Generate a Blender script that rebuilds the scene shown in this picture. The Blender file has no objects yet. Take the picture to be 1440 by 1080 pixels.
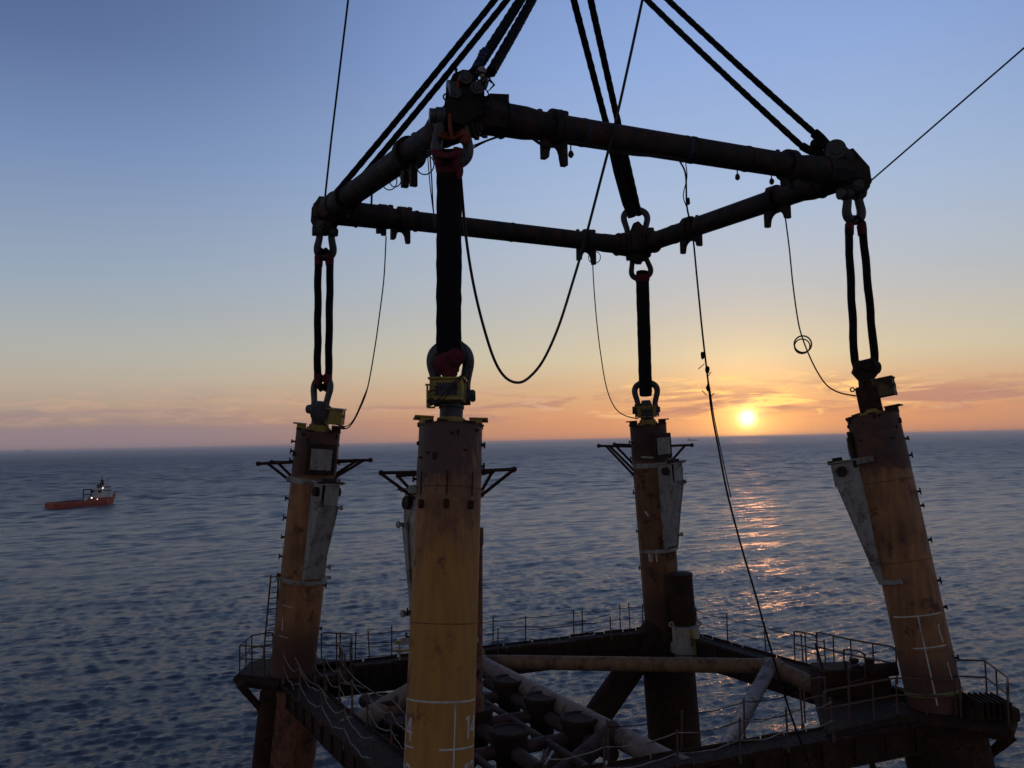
import bpy, math, random
import numpy as np
from mathutils import Vector, Matrix
random.seed(7)
S = bpy.context.scene
COL = S.collection
# ------------------------------------------------------------------ camera
CAMZ = 45.0                       # metres above the sea
FPX = 1200.0                      # focal length in pixels of the 1440 px wide photo
PITCH, ROLL = math.atan(81/FPX), math.radians(1.19)
CAM = Vector((0, 0, CAMZ))
F_ = Vector((0, math.cos(PITCH), math.sin(PITCH)))
R0 = Vector((1, 0, 0)); U0 = Vector((0, -math.sin(PITCH), math.cos(PITCH)))
R_ = R0*math.cos(ROLL) - U0*math.sin(ROLL)
U_ = U0*math.cos(ROLL) + R0*math.sin(ROLL)
cd = bpy.data.cameras.new('camera'); cam = bpy.data.objects.new('camera', cd); COL.objects.link(cam)
m = Matrix.Identity(4)
for i in range(3):
    m[i][0] = R_[i]; m[i][1] = U_[i]; m[i][2] = -F_[i]; m[i][3] = CAM[i]
cam.matrix_world = m
cd.sensor_width = 36; cd.lens = FPX/1440*36; cd.clip_start = 0.1; cd.clip_end = 90000
S.camera = cam
# ------------------------------------------------------------------ sky, sun, exposure
def lin(r, g, b):
    f = lambda c: (c/255/12.92) if c/255 <= 0.04045 else ((c/255+0.055)/1.055)**2.4
    return (f(r), f(g), f(b), 1)
SUN_AZ = math.radians(15.35); SUN_EL = math.radians(1.2)
SD = Vector((math.sin(SUN_AZ)*math.cos(SUN_EL), math.cos(SUN_AZ)*math.cos(SUN_EL), math.sin(SUN_EL)))
W = bpy.data.worlds.new('World'); S.world = W; W.use_nodes = True
nt = W.node_tree; N = nt.nodes; L = nt.links
for n in list(N): N.remove(n)
class NB:
    def __init__(s, nt): s.nt = nt
    def n(s, typ, **kw):
        x = s.nt.nodes.new(typ)
        for k, v in kw.items(): setattr(x, k, v)
        return x
    def set(s, sock, v):
        if hasattr(v, 'is_output'): s.nt.links.new(v, sock)
        else: sock.default_value = v
    def math(s, op, a, b=0.0, c=None, clamp=False):
        x = s.n('ShaderNodeMath', operation=op, use_clamp=clamp)
        s.set(x.inputs[0], a); s.set(x.inputs[1], b)
        if c is not None: s.set(x.inputs[2], c)
        return x.outputs[0]
    def vmath(s, op, a, b=None):
        x = s.n('ShaderNodeVectorMath', operation=op)
        s.set(x.inputs[0], a)
        if b is not None: s.set(x.inputs[1], b)
        return x.outputs['Value'] if op in ('DOT_PRODUCT', 'LENGTH', 'DISTANCE') else x.outputs[0]
    def mix(s, f, a, b, blend='MIX'):
        x = s.n('ShaderNodeMix', data_type='RGBA', blend_type=blend)
        s.set(x.inputs[0], f); s.set(x.inputs[6], a); s.set(x.inputs[7], b)
        return x.outputs[2]
    def ramp(s, f, stops, interp='LINEAR'):
        x = s.n('ShaderNodeValToRGB'); x.color_ramp.interpolation = interp
        e = x.color_ramp.elements
        while len(e) < len(stops): e.new(0.5)
        for q, (p, c) in zip(e, stops): q.position = p; q.color = c if len(c) == 4 else (*c, 1)
        s.set(x.inputs[0], f); return x.outputs[0]
    def rangef(s, v, a, b, c=0.0, d=1.0, smooth=False):
        x = s.n('ShaderNodeMapRange', clamp=True)
        if smooth: x.interpolation_type = 'SMOOTHSTEP'
        s.set(x.inputs[0], v); x.inputs[1].default_value = a; x.inputs[2].default_value = b
        x.inputs[3].default_value = c; x.inputs[4].default_value = d
        return x.outputs[0]
    def noise(s, vec, scale, detail=4, rough=0.5, dist=0.0):
        x = s.n('ShaderNodeTexNoise'); s.set(x.inputs['Vector'], vec)
        x.inputs['Scale'].default_value = scale; x.inputs['Detail'].default_value = detail
        x.inputs['Roughness'].default_value = rough; x.inputs['Distortion'].default_value = dist
        return x.outputs[0]
    def mapping(s, vec, scale, loc=(0, 0, 0)):
        x = s.n('ShaderNodeMapping'); s.set(x.inputs[0], vec)
        x.inputs['Location'].default_value = loc; x.inputs['Scale'].default_value = scale
        return x.outputs[0]
b = NB(nt)
tc = b.n('ShaderNodeTexCoord').outputs['Generated']
sep = b.n('ShaderNodeSeparateXYZ'); b.set(sep.inputs[0], tc)
el = b.math('MULTIPLY', b.math('ARCSINE', sep.outputs[2]), 180/math.pi)      # elevation in degrees
ef = b.math('DIVIDE', el, 90.0, clamp=True)
E = lambda d: d/90
far = b.ramp(ef, [(E(0), lin(136, 123, 122)), (E(1.3), lin(146, 131, 128)), (E(2.6), lin(176, 154, 139)), (E(4.2), lin(181, 170, 155)),
                  (E(6.2), lin(174, 175, 170)), (E(10.5), lin(150, 166, 184)), (E(18), lin(116, 139, 180)), (E(24), lin(88, 110, 153)),
                  (E(31), lin(66, 86, 125)), (E(50), lin(58, 76, 112)), (E(90), lin(42, 54, 84))])
near = b.ramp(ef, [(E(0), lin(204, 140, 106)), (E(1.5), lin(216, 152, 110)), (E(3.0), lin(216, 171, 128)), (E(5.3), lin(209, 196, 166)), (E(9.2), lin(188, 190, 190)),
                   (E(12), lin(179, 189, 203)), (E(16), lin(165, 186, 216)), (E(24), lin(143, 170, 219)),
                   (E(33), lin(119, 147, 201)), (E(50), lin(78, 100, 150)), (E(90), lin(46, 60, 94))])
# azimuth closeness to the sun
sxy = Vector((SD.x, SD.y, 0)).normalized()
flat = b.vmath('NORMALIZE', b.vmath('MULTIPLY', tc, (1, 1, 0)))
caz = b.math('ARCCOSINE', b.math('MINIMUM', b.vmath('DOT_PRODUCT', flat, tuple(sxy)), 0.999999))
azd = b.math('MULTIPLY', caz, 180/math.pi)
wn = b.math('POWER', 2.718, b.math('MULTIPLY', b.math('POWER', b.math('DIVIDE', azd, 29.0), 2.6), -1.0))
base = b.mix(wn, far, near)
# side of the sky away from the sun is dimmer
back = b.rangef(azd, 45, 140, 1.0, 0.88, smooth=True)
base = b.mix(1.0, base, b.n('ShaderNodeCombineColor').outputs[0], 'MIX') if False else base
# angle from the sun
ang = b.math('MULTIPLY', b.math('ARCCOSINE', b.math('MINIMUM', b.vmath('DOT_PRODUCT', tc, tuple(SD)), 0.9999999)), 180/math.pi)
def glow(width, amp, col):
    g = b.math('MULTIPLY', b.math('POWER', 2.718, b.math('MULTIPLY', b.math('DIVIDE', ang, width), -1.0)), amp)
    x = b.n('ShaderNodeVectorMath', operation='SCALE'); x.inputs[0].default_value = col; b.set(x.inputs[3], g)
    return x.outputs[0]
add = lambda p, q: b.vmath('ADD', p, q)
sky = add(base, glow(5.5, 0.15, (1.0, 0.46, 0.08)))
sky = add(sky, glow(2.2, 1.05, (1.0, 0.50, 0.07)))
# cloud streaks: thin, level, low over the horizon
cv = b.mapping(tc, (1.0, 1.0, 9.0))
cn = b.noise(cv, 7.0, 8, 0.62, 0.6)
cn2 = b.noise(b.mapping(tc, (1, 1, 7.5), (3, 1, 0)), 13.0, 8, 0.66, 0.9)
lowband = b.math('MULTIPLY', b.rangef(el, 0.9, 1.9, 0, 1, True), b.rangef(el, 2.2, 4.2, 1, 0, True))
dark = b.math('MULTIPLY', b.rangef(cn, 0.46, 0.60, 0, 1, True), lowband)
sky = b.mix(b.math('MULTIPLY', dark, b.rangef(azd, 12, 34, 0.9, 0.45)), sky, b.mix(wn, lin(150, 128, 138), lin(188, 136, 116)))
br = b.math('MULTIPLY', b.rangef(cn2, 0.52, 0.62, 0, 1, True), b.math('MULTIPLY', b.rangef(el, 0.9, 2.0, 0, 1, True), b.rangef(el, 3.0, 4.6, 1, 0, True)))
lit = b.mix(b.rangef(ang, 2.0, 14.0, 1, 0, True), lin(216, 172, 142), (1.35, 0.80, 0.24, 1))
sky = b.mix(b.math('MULTIPLY', br, b.rangef(azd, 3, 36, 0.95, 0.25)), sky, lit)
# bank of mauve cloud along the horizon, strongest away from the sun
bn = b.noise(b.mapping(tc, (1, 1, 3.0)), 3.0, 3, 0.5)
bt = b.math('ADD', 1.35, b.math('MULTIPLY', b.math('SUBTRACT', bn, 0.5), 1.6))
bank = b.math('MULTIPLY', b.math('MULTIPLY', b.math('SUBTRACT', bt, el), 3.5, clamp=True), b.rangef(azd, 18, 40, 0.0, 0.70, True))
sky = b.mix(bank, sky, lin(148, 128, 138))
sky = add(sky, glow(0.50, 1.5, (1.0, 0.72, 0.25)))
disc = b.math('MULTIPLY', b.rangef(ang, 0.10, 0.78, 2.6, 0.0, True), b.rangef(cn2, 0.30, 0.62, 1.0, 0.45))
dx = b.n('ShaderNodeVectorMath', operation='SCALE'); dx.inputs[0].default_value = (1.0, 0.82, 0.45); b.set(dx.inputs[3], disc)
sky = add(sky, dx.outputs[0])
sx = b.n('ShaderNodeVectorMath', operation='SCALE'); b.set(sx.inputs[0], b.vmath('MULTIPLY', sky, b.mix(b.rangef(azd, 60, 130, 0, 1, True), (1, 1, 1, 1), (1.12, 0.92, 0.76, 1)))); b.set(sx.inputs[3], back)
nish = b.n('ShaderNodeTexSky'); nish.sky_type = 'NISHITA'; nish.sun_disc = False
nish.sun_elevation = SUN_EL; nish.sun_rotation = SUN_AZ
bg = b.n('ShaderNodeBackground'); b.set(bg.inputs[0], sx.outputs[0]); bg.inputs[1].default_value = 1.0
bg2 = b.n('ShaderNodeBackground'); b.set(bg2.inputs[0], nish.outputs[0]); bg2.inputs[1].default_value = 0.003
asd = b.n('ShaderNodeAddShader'); L.new(bg.outputs[0], asd.inputs[0]); L.new(bg2.outputs[0], asd.inputs[1])
wo = b.n('ShaderNodeOutputWorld'); L.new(asd.outputs[0], wo.inputs[0])
sl = bpy.data.lights.new('sun', 'SUN'); sl.energy = 0.06; sl.angle = math.radians(2.5); sl.color = (1.0, 0.41, 0.17)
so = bpy.data.objects.new('sun', sl); COL.objects.link(so)
so.rotation_euler = (-SD).to_track_quat('-Z', 'Y').to_euler(); so.location = (40, 20, 80)
S.view_settings.view_transform = 'Standard'; S.view_settings.look = 'None'
S.view_settings.exposure = 0.0; S.view_settings.gamma = 1.0
S.render.resolution_x = 1024; S.render.resolution_y = 768
# ------------------------------------------------------------------ measuring helpers
def ray(px, py): return F_*FPX + R_*(px-720) - U_*(py-540)
def P(px, py, Y):                 # world point seen at a photo pixel, Y metres ahead
    r = ray(px, py); return CAM + r*(Y/r.y)
def PZ(px, py, z):                # world point seen at a photo pixel, on a level plane
    r = ray(px, py); return CAM + r*((z-CAMZ)/r.z)
def proj(p):
    d = p-CAM; w = d.dot(F_); return 720+FPX*d.dot(R_)/w, 540-FPX*d.dot(U_)/w
# ------------------------------------------------------------------ mesh helpers
def frame(d, hint=None):
    d = Vector(d).normalized()
    h = Vector(hint) if hint is not None else (Vector((0, 0, 1)) if abs(d.z) < 0.9 else Vector((0, 1, 0)))
    x = h.cross(d)
    if x.length < 1e-5: x = Vector((1, 0, 0)).cross(d)
    x.normalize(); y = d.cross(x).normalized()
    return x, y, d
def smooth_path(pts, k=8):
    pts = [Vector(p) for p in pts]
    if len(pts) < 3: return pts
    q = [pts[0]*2-pts[1]] + pts + [pts[-1]*2-pts[-2]]
    out = []
    for i in range(1, len(q)-2):
        for j in range(k):
            t = j/k
            out.append(0.5*((2*q[i]) + (q[i+1]-q[i-1])*t + (2*q[i-1]-5*q[i]+4*q[i+1]-q[i+2])*t*t + (3*q[i]-q[i-1]-3*q[i+1]+q[i+2])*t**3))
    out.append(pts[-1]); return out
ORG = {}
class MB:
    def __init__(s): s.v = []; s.f = []
    def add(s, vs, fs):
        o = len(s.v); s.v += [Vector(x) for x in vs]; s.f += [tuple(i+o for i in f) for f in fs]; return s
    def box(s, c, size, ax=None, bev=0.0):
        c = Vector(c); X, Y, Z = ax if ax else (Vector((1, 0, 0)), Vector((0, 1, 0)), Vector((0, 0, 1)))
        hx, hy, hz = size[0]/2, size[1]/2, size[2]/2
        if bev <= 0:
            vs = [c+X*(hx*a)+Y*(hy*bb)+Z*(hz*g) for a in (-1, 1) for bb in (-1, 1) for g in (-1, 1)]
            return s.add(vs, [(0, 1, 3, 2), (4, 6, 7, 5), (0, 4, 5, 1), (2, 3, 7, 6), (0, 2, 6, 4), (1, 5, 7, 3)])
        vs = []
        for g, k in ((-hz, bev), (-hz+bev, 0), (hz-bev, 0), (hz, bev)):
            for a, bb in ((-1, -1), (1, -1), (1, 1), (-1, 1)):
                for t in (0, 1):
                    first = (a*bb > 0) == (t == 0)
                    ix = hx-k-(0 if first else bev); iy = hy-k-(bev if first else 0)
                    vs.append(c+X*(a*ix)+Y*(bb*iy)+Z*g)
        fs = [tuple(range(7, -1, -1)), tuple(range(24, 32))]
        for r in range(3):
            for i in range(8):
                j = (i+1) % 8; fs.append((r*8+i, r*8+j, r*8+8+j, r*8+8+i))
        return s.add(vs, fs)
    def tube(s, pts, r, n=10, caps=True, lobes=0, twist=0.0, flat=1.0, hint=None, jit=0.0):
        pts = [Vector(p) for p in pts]; m_ = len(pts)
        rr = r if isinstance(r, (list, tuple)) else [r]*m_
        vs = []; fs = []; X = None; dist = 0
        for i, p in enumerate(pts):
            d = (pts[min(i+1, m_-1)]-pts[max(i-1, 0)]).normalized()
            if X is None: X, Y, _ = frame(d, hint)
            else:
                X = (X - d*X.dot(d)).normalized(); Y = d.cross(X).normalized()
            if i: dist += (p-pts[i-1]).length
            for k in range(n):
                a = 2*math.pi*k/n
                q = rr[i]
                if lobes: q *= 1+0.08*math.cos(lobes*(a)+twist*dist)
                if jit: q *= 1+random.uniform(-jit, jit)
                vs.append(p + X*(q*math.cos(a)) + Y*(q*flat*math.sin(a)))
        for i in range(m_-1):
            for k in range(n):
                l = (k+1) % n; fs.append((i*n+k, i*n+l, (i+1)*n+l, (i+1)*n+k))
        if caps: fs.append(tuple(range(n-1, -1, -1))); fs.append(tuple((m_-1)*n+k for k in range(n)))
        return s.add(vs, fs)
    def cyl(s, a, b_, r0, r1=None, n=20, caps=True): return s.tube([a, b_], [r0, r0 if r1 is None else r1], n, caps)
    def lathe(s, c, axis, prof, n=24, hint=None):        # prof = [(distance along axis, radius)]
        X, Y, D = frame(axis, hint); c = Vector(c); vs = []; fs = []
        for (h, r) in prof:
            for k in range(n):
                a = 2*math.pi*k/n; vs.append(c+D*h+X*(r*math.cos(a))+Y*(r*math.sin(a)))
        for i in range(len(prof)-1):
            for k in range(n):
                l = (k+1) % n; fs.append((i*n+k, i*n+l, (i+1)*n+l, (i+1)*n+k))
        fs.append(tuple(range(n-1, -1, -1))); fs.append(tuple((len(prof)-1)*n+k for k in range(n)))
        return s.add(vs, fs)
    def ring(s, c, axis, R, r, n=28, k=8, a0=0, a1=2*math.pi, flat=1.0):
        X, Y, D = frame(axis); c = Vector(c); full = abs(a1-a0-2*math.pi) < 1e-6
        cnt = n if full else n+1; vs = []; fs = []
        for i in range(cnt):
            a = a0+(a1-a0)*i/n; rad = X*math.cos(a)+Y*math.sin(a)
            for j in range(k):
                t = 2*math.pi*j/k; vs.append(c+rad*(R+r*math.cos(t))+D*(r*flat*math.sin(t)))
        for i in range(n if full else n):
            i2 = (i+1) % cnt
            for j in range(k):
                j2 = (j+1) % k; fs.append((i*k+j, i2*k+j, i2*k+j2, i*k+j2))
        return s.add(vs, fs)
    def prism(s, poly, nrm, th):                          # polygon of world points, thickened both ways along nrm
        nrm = Vector(nrm).normalized(); n = len(poly); poly = [Vector(p) for p in poly]
        vs = [p-nrm*th/2 for p in poly]+[p+nrm*th/2 for p in poly]
        fs = [tuple(range(n-1, -1, -1)), tuple(range(n, 2*n))]+[(i, (i+1) % n, n+(i+1) % n, n+i) for i in range(n)]
        return s.add(vs, fs)
    def blob(s, c, rx, ry, rz, ax=None, rough=0.12, n=10, mm=14):
        X, Y, Z = ax if ax else (Vector((1, 0, 0)), Vector((0, 1, 0)), Vector((0, 0, 1))); c = Vector(c)
        vs = [c+Z*rz]; fs = []
        for i in range(1, n):
            t = math.pi*i/n
            for j in range(mm):
                a = 2*math.pi*j/mm; q = 1+random.uniform(-rough, rough)
                vs.append(c+X*(rx*q*math.sin(t)*math.cos(a))+Y*(ry*q*math.sin(t)*math.sin(a))+Z*(rz*math.cos(t)))
        vs.append(c-Z*rz)
        for j in range(mm): fs.append((0, 1+j, 1+(j+1) % mm))
        for i in range(n-2):
            for j in range(mm):
                fs.append((1+i*mm+j, 1+(i+1)*mm+j, 1+(i+1)*mm+(j+1) % mm, 1+i*mm+(j+1) % mm))
        q = len(vs)-1
        for j in range(mm): fs.append((q, 1+(n-2)*mm+(j+1) % mm, 1+(n-2)*mm+j))
        return s.add(vs, fs)
    def build(s, name, mat, parent=None, smooth=True, label=None, origin=None):
        lo = Vector([min(v[i] for v in s.v) for i in range(3)]); hi = Vector([max(v[i] for v in s.v) for i in range(3)])
        o = Vector(origin) if origin is not None else (lo+hi)/2
        me = bpy.data.meshes.new(name); me.from_pydata([v-o for v in s.v], [], s.f)
        me.materials.append(mat); me.validate()
        import bmesh
        bm = bmesh.new(); bm.from_mesh(me); bmesh.ops.recalc_face_normals(bm, faces=bm.faces)
        if smooth:
            for f in bm.faces: f.smooth = True
            for e in bm.edges:
                if len(e.link_faces) == 2 and e.calc_face_angle(0) > 0.6: e.smooth = False
        bm.to_mesh(me); bm.free()
        ob = bpy.data.objects.new(name, me); COL.objects.link(ob)
        po = ORG.get(parent.name, Vector((0, 0, 0))) if parent else Vector((0, 0, 0))
        ob.location = o-po; ORG[ob.name] = o
        if parent: ob.parent = parent
        if label: ob['label'] = label
        return ob
def tag(o, label=None, cat=None, group=None, kind=None):
    if label: o['label'] = label
    if cat: o['category'] = cat
    if group: o['group'] = group
    if kind: o['kind'] = kind
    return o
def thing(name, loc, label, cat, group=None):
    o = bpy.data.objects.new(name, None); COL.objects.link(o); o.location = loc; o.empty_display_size = 0.3
    ORG[o.name] = Vector(loc); return tag(o, label, cat, group)
# ------------------------------------------------------------------ materials
def mat(name, fn):
    m_ = bpy.data.materials.new(name); m_.use_nodes = True; t = m_.node_tree
    for n in list(t.nodes): t.nodes.remove(n)
    q = NB(t); bs = q.n('ShaderNodeBsdfPrincipled'); out = q.n('ShaderNodeOutputMaterial')
    t.links.new(bs.outputs[0], out.inputs[0]); fn(q, bs); return m_
def bump(q, bs, h, dist=0.02, strength=0.6):
    x = q.n('ShaderNodeBump'); x.inputs['Strength'].default_value = strength; x.inputs['Distance'].default_value = dist
    q.set(x.inputs['Height'], h); q.nt.links.new(x.outputs[0], bs.inputs['Normal'])
def worn(name, c, rust, amount=0.5, rough=0.6, metal=0.0, scale=1.0, streak=True, grime=None, spot=None, spec=0.4):
    def fn(q, bs):
        pos = q.n('ShaderNodeNewGeometry').outputs['Position']
        n1 = q.noise(pos, 1.5*scale, 8, 0.66, 0.1)
        n2 = q.noise(q.mapping(pos, (2.6, 2.6, 0.6)), 1.3*scale, 5, 0.6)
        n3 = q.noise(pos, 14*scale, 4, 0.6)
        n4 = q.noise(pos, 5.3*scale, 6, 0.68, 0.15)
        k = q.math('ADD', q.math('MULTIPLY', n1, 0.66), q.math('ADD', q.math('MULTIPLY', n2 if streak else n3, 0.12), q.math('MULTIPLY', n4, 0.22)))
        f = q.rangef(k, 0.62-0.25*amount-0.04, 0.62-0.25*amount+0.10, 0, 1, True)
        c2 = tuple(x*0.72 for x in c[:3])+(1,); r2 = tuple(x*0.42 for x in rust[:3])+(1,)
        paint = q.mix(q.rangef(n2, 0.35, 0.65), (*c[:3], 1), c2)
        rr = q.mix(q.rangef(n3, 0.35, 0.65), (*rust[:3], 1), r2)
        col = q.mix(f, paint, rr)
        if grime: col = q.mix(q.rangef(n4, 0.52, 0.66, 0, 0.8, True), col, (*grime[:3], 1))
        if spot: col = q.mix(q.rangef(n4, 0.64, 0.69, 0, 0.9, True), col, (*spot[:3], 1))
        q.set(bs.inputs['Base Color'], col); q.set(bs.inputs['Roughness'], q.rangef(n4, 0.3, 0.7, rough-0.12, rough+0.2))
        bs.inputs['Metallic'].default_value = metal; bs.inputs['Specular IOR Level'].default_value = spec
        bump(q, bs, q.math('ADD', q.math('MULTIPLY', n3, 0.5), q.math('MULTIPLY', n4, 0.5)), 0.02, 0.7)
    return mat(name, fn)
RUST = (0.16, 0.062, 0.03)
M = {}
M['black'] = worn('black weathered steel', (0.019, 0.016, 0.016), (0.075, 0.034, 0.020), 0.55, 0.7, spec=0.25)
M['dark'] = worn('dark rusty steel', (0.036, 0.020, 0.015), (0.075, 0.034, 0.02), 0.6, 0.85, grime=(0.014, 0.009, 0.007), spec=0.22)
M['rust'] = worn('rust brown leg steel', (0.20, 0.075, 0.038), (0.10, 0.04, 0.026), 0.45, 0.72, grime=(0.04, 0.018, 0.012))
M['pipe'] = worn('salt streaked brown pipe', (0.27, 0.15, 0.072), (0.15, 0.075, 0.04), 0.45, 0.7, spot=(0.40, 0.34, 0.30))
M['pipewhite'] = worn('white washed pipe', (0.30, 0.25, 0.23), (0.13, 0.07, 0.05), 0.45, 0.6, spot=(0.5, 0.46, 0.42))
M['olive'] = worn('grimy dark yellow paint', (0.13, 0.085, 0.03), (0.05, 0.03, 0.018), 0.45, 0.7)
M['cream'] = worn('cream paint', (0.40, 0.35, 0.27), (0.25, 0.14, 0.08), 0.16, 0.5)
M['pipepale'] = worn('pale dusty pipe', (0.30, 0.20, 0.15), (0.15, 0.075, 0.05), 0.42, 0.7, spot=(0.46, 0.40, 0.36))
M['guide'] = worn('rusty guide tubes', (0.13, 0.062, 0.042), (0.08, 0.038, 0.027), 0.5, 0.75, spot=(0.24, 0.18, 0.16))
M['white'] = worn('dull white paint', (0.33, 0.32, 0.30), (0.16, 0.085, 0.05), 0.34, 0.6, grime=(0.17, 0.13, 0.10))
M['soot'] = worn('sooty black steel', (0.018, 0.016, 0.017), (0.04, 0.022, 0.016), 0.4, 0.8, spec=0.2)
M['grey'] = worn('grey shackle paint', (0.07, 0.073, 0.08), (0.04, 0.032, 0.028), 0.4, 0.45)
M['greyd'] = worn('dark grey tool steel', (0.045, 0.047, 0.052), (0.05, 0.035, 0.03), 0.4, 0.5)
M['yellow'] = worn('yellow tool paint', (0.36, 0.25, 0.05), (0.15, 0.09, 0.03), 0.3, 0.5)
M['line'] = worn('white paint line', (0.62, 0.60, 0.55), (0.30, 0.20, 0.12), 0.25, 0.7, streak=False)
M['rail'] = worn('brown painted handrail', (0.10, 0.055, 0.04), (0.16, 0.075, 0.045), 0.5, 0.6)
M['sling'] = worn('black sling cover', (0.011, 0.011, 0.013), (0.022, 0.020, 0.019), 0.3, 0.9, streak=False, spec=0.15)
M['rope'] = worn('dark steel rope', (0.012, 0.011, 0.011), (0.028, 0.02, 0.014), 0.4, 0.9, streak=False, spec=0.15)
M['cable'] = worn('black rubber cable', (0.016, 0.016, 0.018), (0.03, 0.026, 0.022), 0.3, 0.6, streak=False)
M['cord'] = worn('pale cord', (0.30, 0.27, 0.24), (0.18, 0.15, 0.12), 0.4, 0.8, streak=False)
M['red'] = worn('faded red cloth', (0.13, 0.014, 0.022), (0.06, 0.010, 0.014), 0.35, 0.9, streak=False)
M['orange'] = worn('orange strap', (0.22, 0.048, 0.014), (0.3, 0.06, 0.02), 0.3, 0.8, streak=False)
M['blue'] = worn('blue paint band', (0.025, 0.05, 0.14), (0.03, 0.03, 0.05), 0.4, 0.7, streak=False)
M['hull'] = worn('orange red hull', (0.42, 0.065, 0.028), (0.22, 0.05, 0.03), 0.25, 0.5, scale=0.15)
M['deckgreen'] = worn('dull green tape', (0.24, 0.26, 0.09), (0.15, 0.15, 0.07), 0.3, 0.7, streak=False)
M['shipwhite'] = worn('ship white paint', (0.62, 0.60, 0.58), (0.4, 0.3, 0.25), 0.1, 0.5, scale=0.2)
M['hazy'] = mat('grey hull of a far ship', lambda q, bs: (q.set(bs.inputs['Base Color'], (0.10, 0.09, 0.10, 1)), q.set(bs.inputs['Roughness'], 0.8)))
M['glass'] = mat('dark window glass', lambda q, bs: (q.set(bs.inputs['Base Color'], (0.02, 0.025, 0.03, 1)), q.set(bs.inputs['Roughness'], 0.1)))
M['lamp'] = mat('lit deck lamp', lambda q, bs: (q.set(bs.inputs['Emission Color'], (1, 0.93, 0.8, 1)), q.set(bs.inputs['Emission Strength'], 5.0)))
def legpaint(q, bs):      # the yellow leg: bare burnt steel at the head, rust below it, yellow paint further down
    pos = q.n('ShaderNodeNewGeometry').outputs['Position']
    sp = q.n('ShaderNodeSeparateXYZ'); q.set(sp.inputs[0], pos)
    n1 = q.noise(pos, 1.3, 9, 0.7, 0.1); n2 = q.noise(q.mapping(pos, (3.5, 3.5, 0.30)), 1.4, 3, 0.5); n3 = q.noise(pos, 16, 4, 0.6)
    n4 = q.noise(pos, 0.95, 9, 0.72, 0.1)
    h = q.math('ADD', sp.outputs[2], q.math('ADD', q.math('MULTIPLY', q.math('SUBTRACT', n2, 0.5), 3.2), q.math('MULTIPLY', q.math('SUBTRACT', n1, 0.5), 2.0)))
    head = q.rangef(h, CAMZ-1.1, CAMZ-0.45, 0, 1, True)
    rustz = q.rangef(h, CAMZ-3.7, CAMZ-1.0, 0, 1, True)
    yel = q.mix(q.rangef(n2, 0.36, 0.66), (0.42, 0.20, 0.036, 1), (0.35, 0.16, 0.034, 1))
    yel = q.mix(q.rangef(n4, 0.57, 0.66, 0, 0.85, True), yel, (0.13, 0.052, 0.028, 1))
    ru = q.mix(q.rangef(n1, 0.4, 0.62), (0.27, 0.115, 0.05, 1), (0.15, 0.062, 0.034, 1))
    he = q.mix(q.rangef(n4, 0.42, 0.62), (0.062, 0.028, 0.022, 1), (0.11, 0.058, 0.045, 1))
    for c_, r_ in ((P(638, 903, 22.0), 0.34), (P(648, 915, 22.0), 0.2), (P(656, 1062, 21.8), 0.24), (P(578, 966, 22.7), 0.26), (P(664, 860, 22.5), 0.16), (P(609, 1060, 21.7), 0.07), (P(585, 790, 23), 0.12)):
        dd = q.vmath('DISTANCE', q.vmath('MULTIPLY', pos, (1, 1, 0.62)), (c_.x, c_.y, c_.z*0.62))
        dd = q.math('ADD', dd, q.math('MULTIPLY', q.math('SUBTRACT', q.noise(pos, 4.5, 6, 0.7), 0.5), 0.9*r_+0.12))
        yel = q.mix(q.rangef(dd, r_*0.45, r_, 0.85, 0, True), yel, (0.085, 0.035, 0.022, 1))
    col = q.mix(rustz, yel, ru); col = q.mix(head, col, he)
    q.set(bs.inputs['Base Color'], col); q.set(bs.inputs['Roughness'], q.rangef(n4, 0.3, 0.7, 0.5, 0.8))
    bump(q, bs, q.math('ADD', n3, q.math('MULTIPLY', n4, 0.6)), 0.015, 0.6)
M['legyellow'] = mat('yellow and rust leg paint', legpaint)
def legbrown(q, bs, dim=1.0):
    pos = q.n('ShaderNodeNewGeometry').outputs['Position']
    sp = q.n('ShaderNodeSeparateXYZ'); q.set(sp.inputs[0], pos)
    n1 = q.noise(pos, 1.0, 8, 0.66, 0.1); n2 = q.noise(q.mapping(pos, (4.5, 4.5, 0.18)), 1.2, 3, 0.5); n3 = q.noise(pos, 14, 4, 0.6)
    n4 = q.noise(pos, 1.1, 9, 0.72, 0.1)
    h = q.math('ADD', sp.outputs[2], q.math('MULTIPLY', q.math('SUBTRACT', n1, 0.5), 1.4))
    head = q.rangef(h, CAMZ-1.45, CAMZ-1.0, 0, 1, True)
    foot = q.rangef(h, CAMZ-8.2, CAMZ-6.8, 1, 0, True)
    ru = q.mix(q.rangef(q.math('ADD', q.math('MULTIPLY', n2, 0.45), q.math('MULTIPLY', n1, 0.55)), 0.40, 0.60), (0.35, 0.165, 0.062, 1), (0.19, 0.082, 0.036, 1))
    ru = q.mix(q.rangef(n4, 0.54, 0.64, 0, 0.85, True), ru, (0.06, 0.025, 0.017, 1))
    he = q.mix(q.rangef(n4, 0.42, 0.60), (0.045, 0.022, 0.018, 1), (0.13, 0.05, 0.03, 1))
    col = q.mix(head, ru, he); col = q.mix(foot, col, q.mix(n4, (0.05, 0.025, 0.018, 1), (0.14, 0.055, 0.033, 1)))
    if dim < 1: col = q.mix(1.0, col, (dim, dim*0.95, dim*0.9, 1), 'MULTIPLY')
    q.set(bs.inputs['Base Color'], col); q.set(bs.inputs['Roughness'], q.rangef(n4, 0.3, 0.7, 0.55, 0.85))
    bump(q, bs, q.math('ADD', n3, q.math('MULTIPLY', n4, 0.6)), 0.015, 0.6)
M['legbrown'] = mat('rust brown leg paint', legbrown)
M['legdark'] = mat('dark brown leg paint', lambda q, bs: legbrown(q, bs, 0.6))
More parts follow.
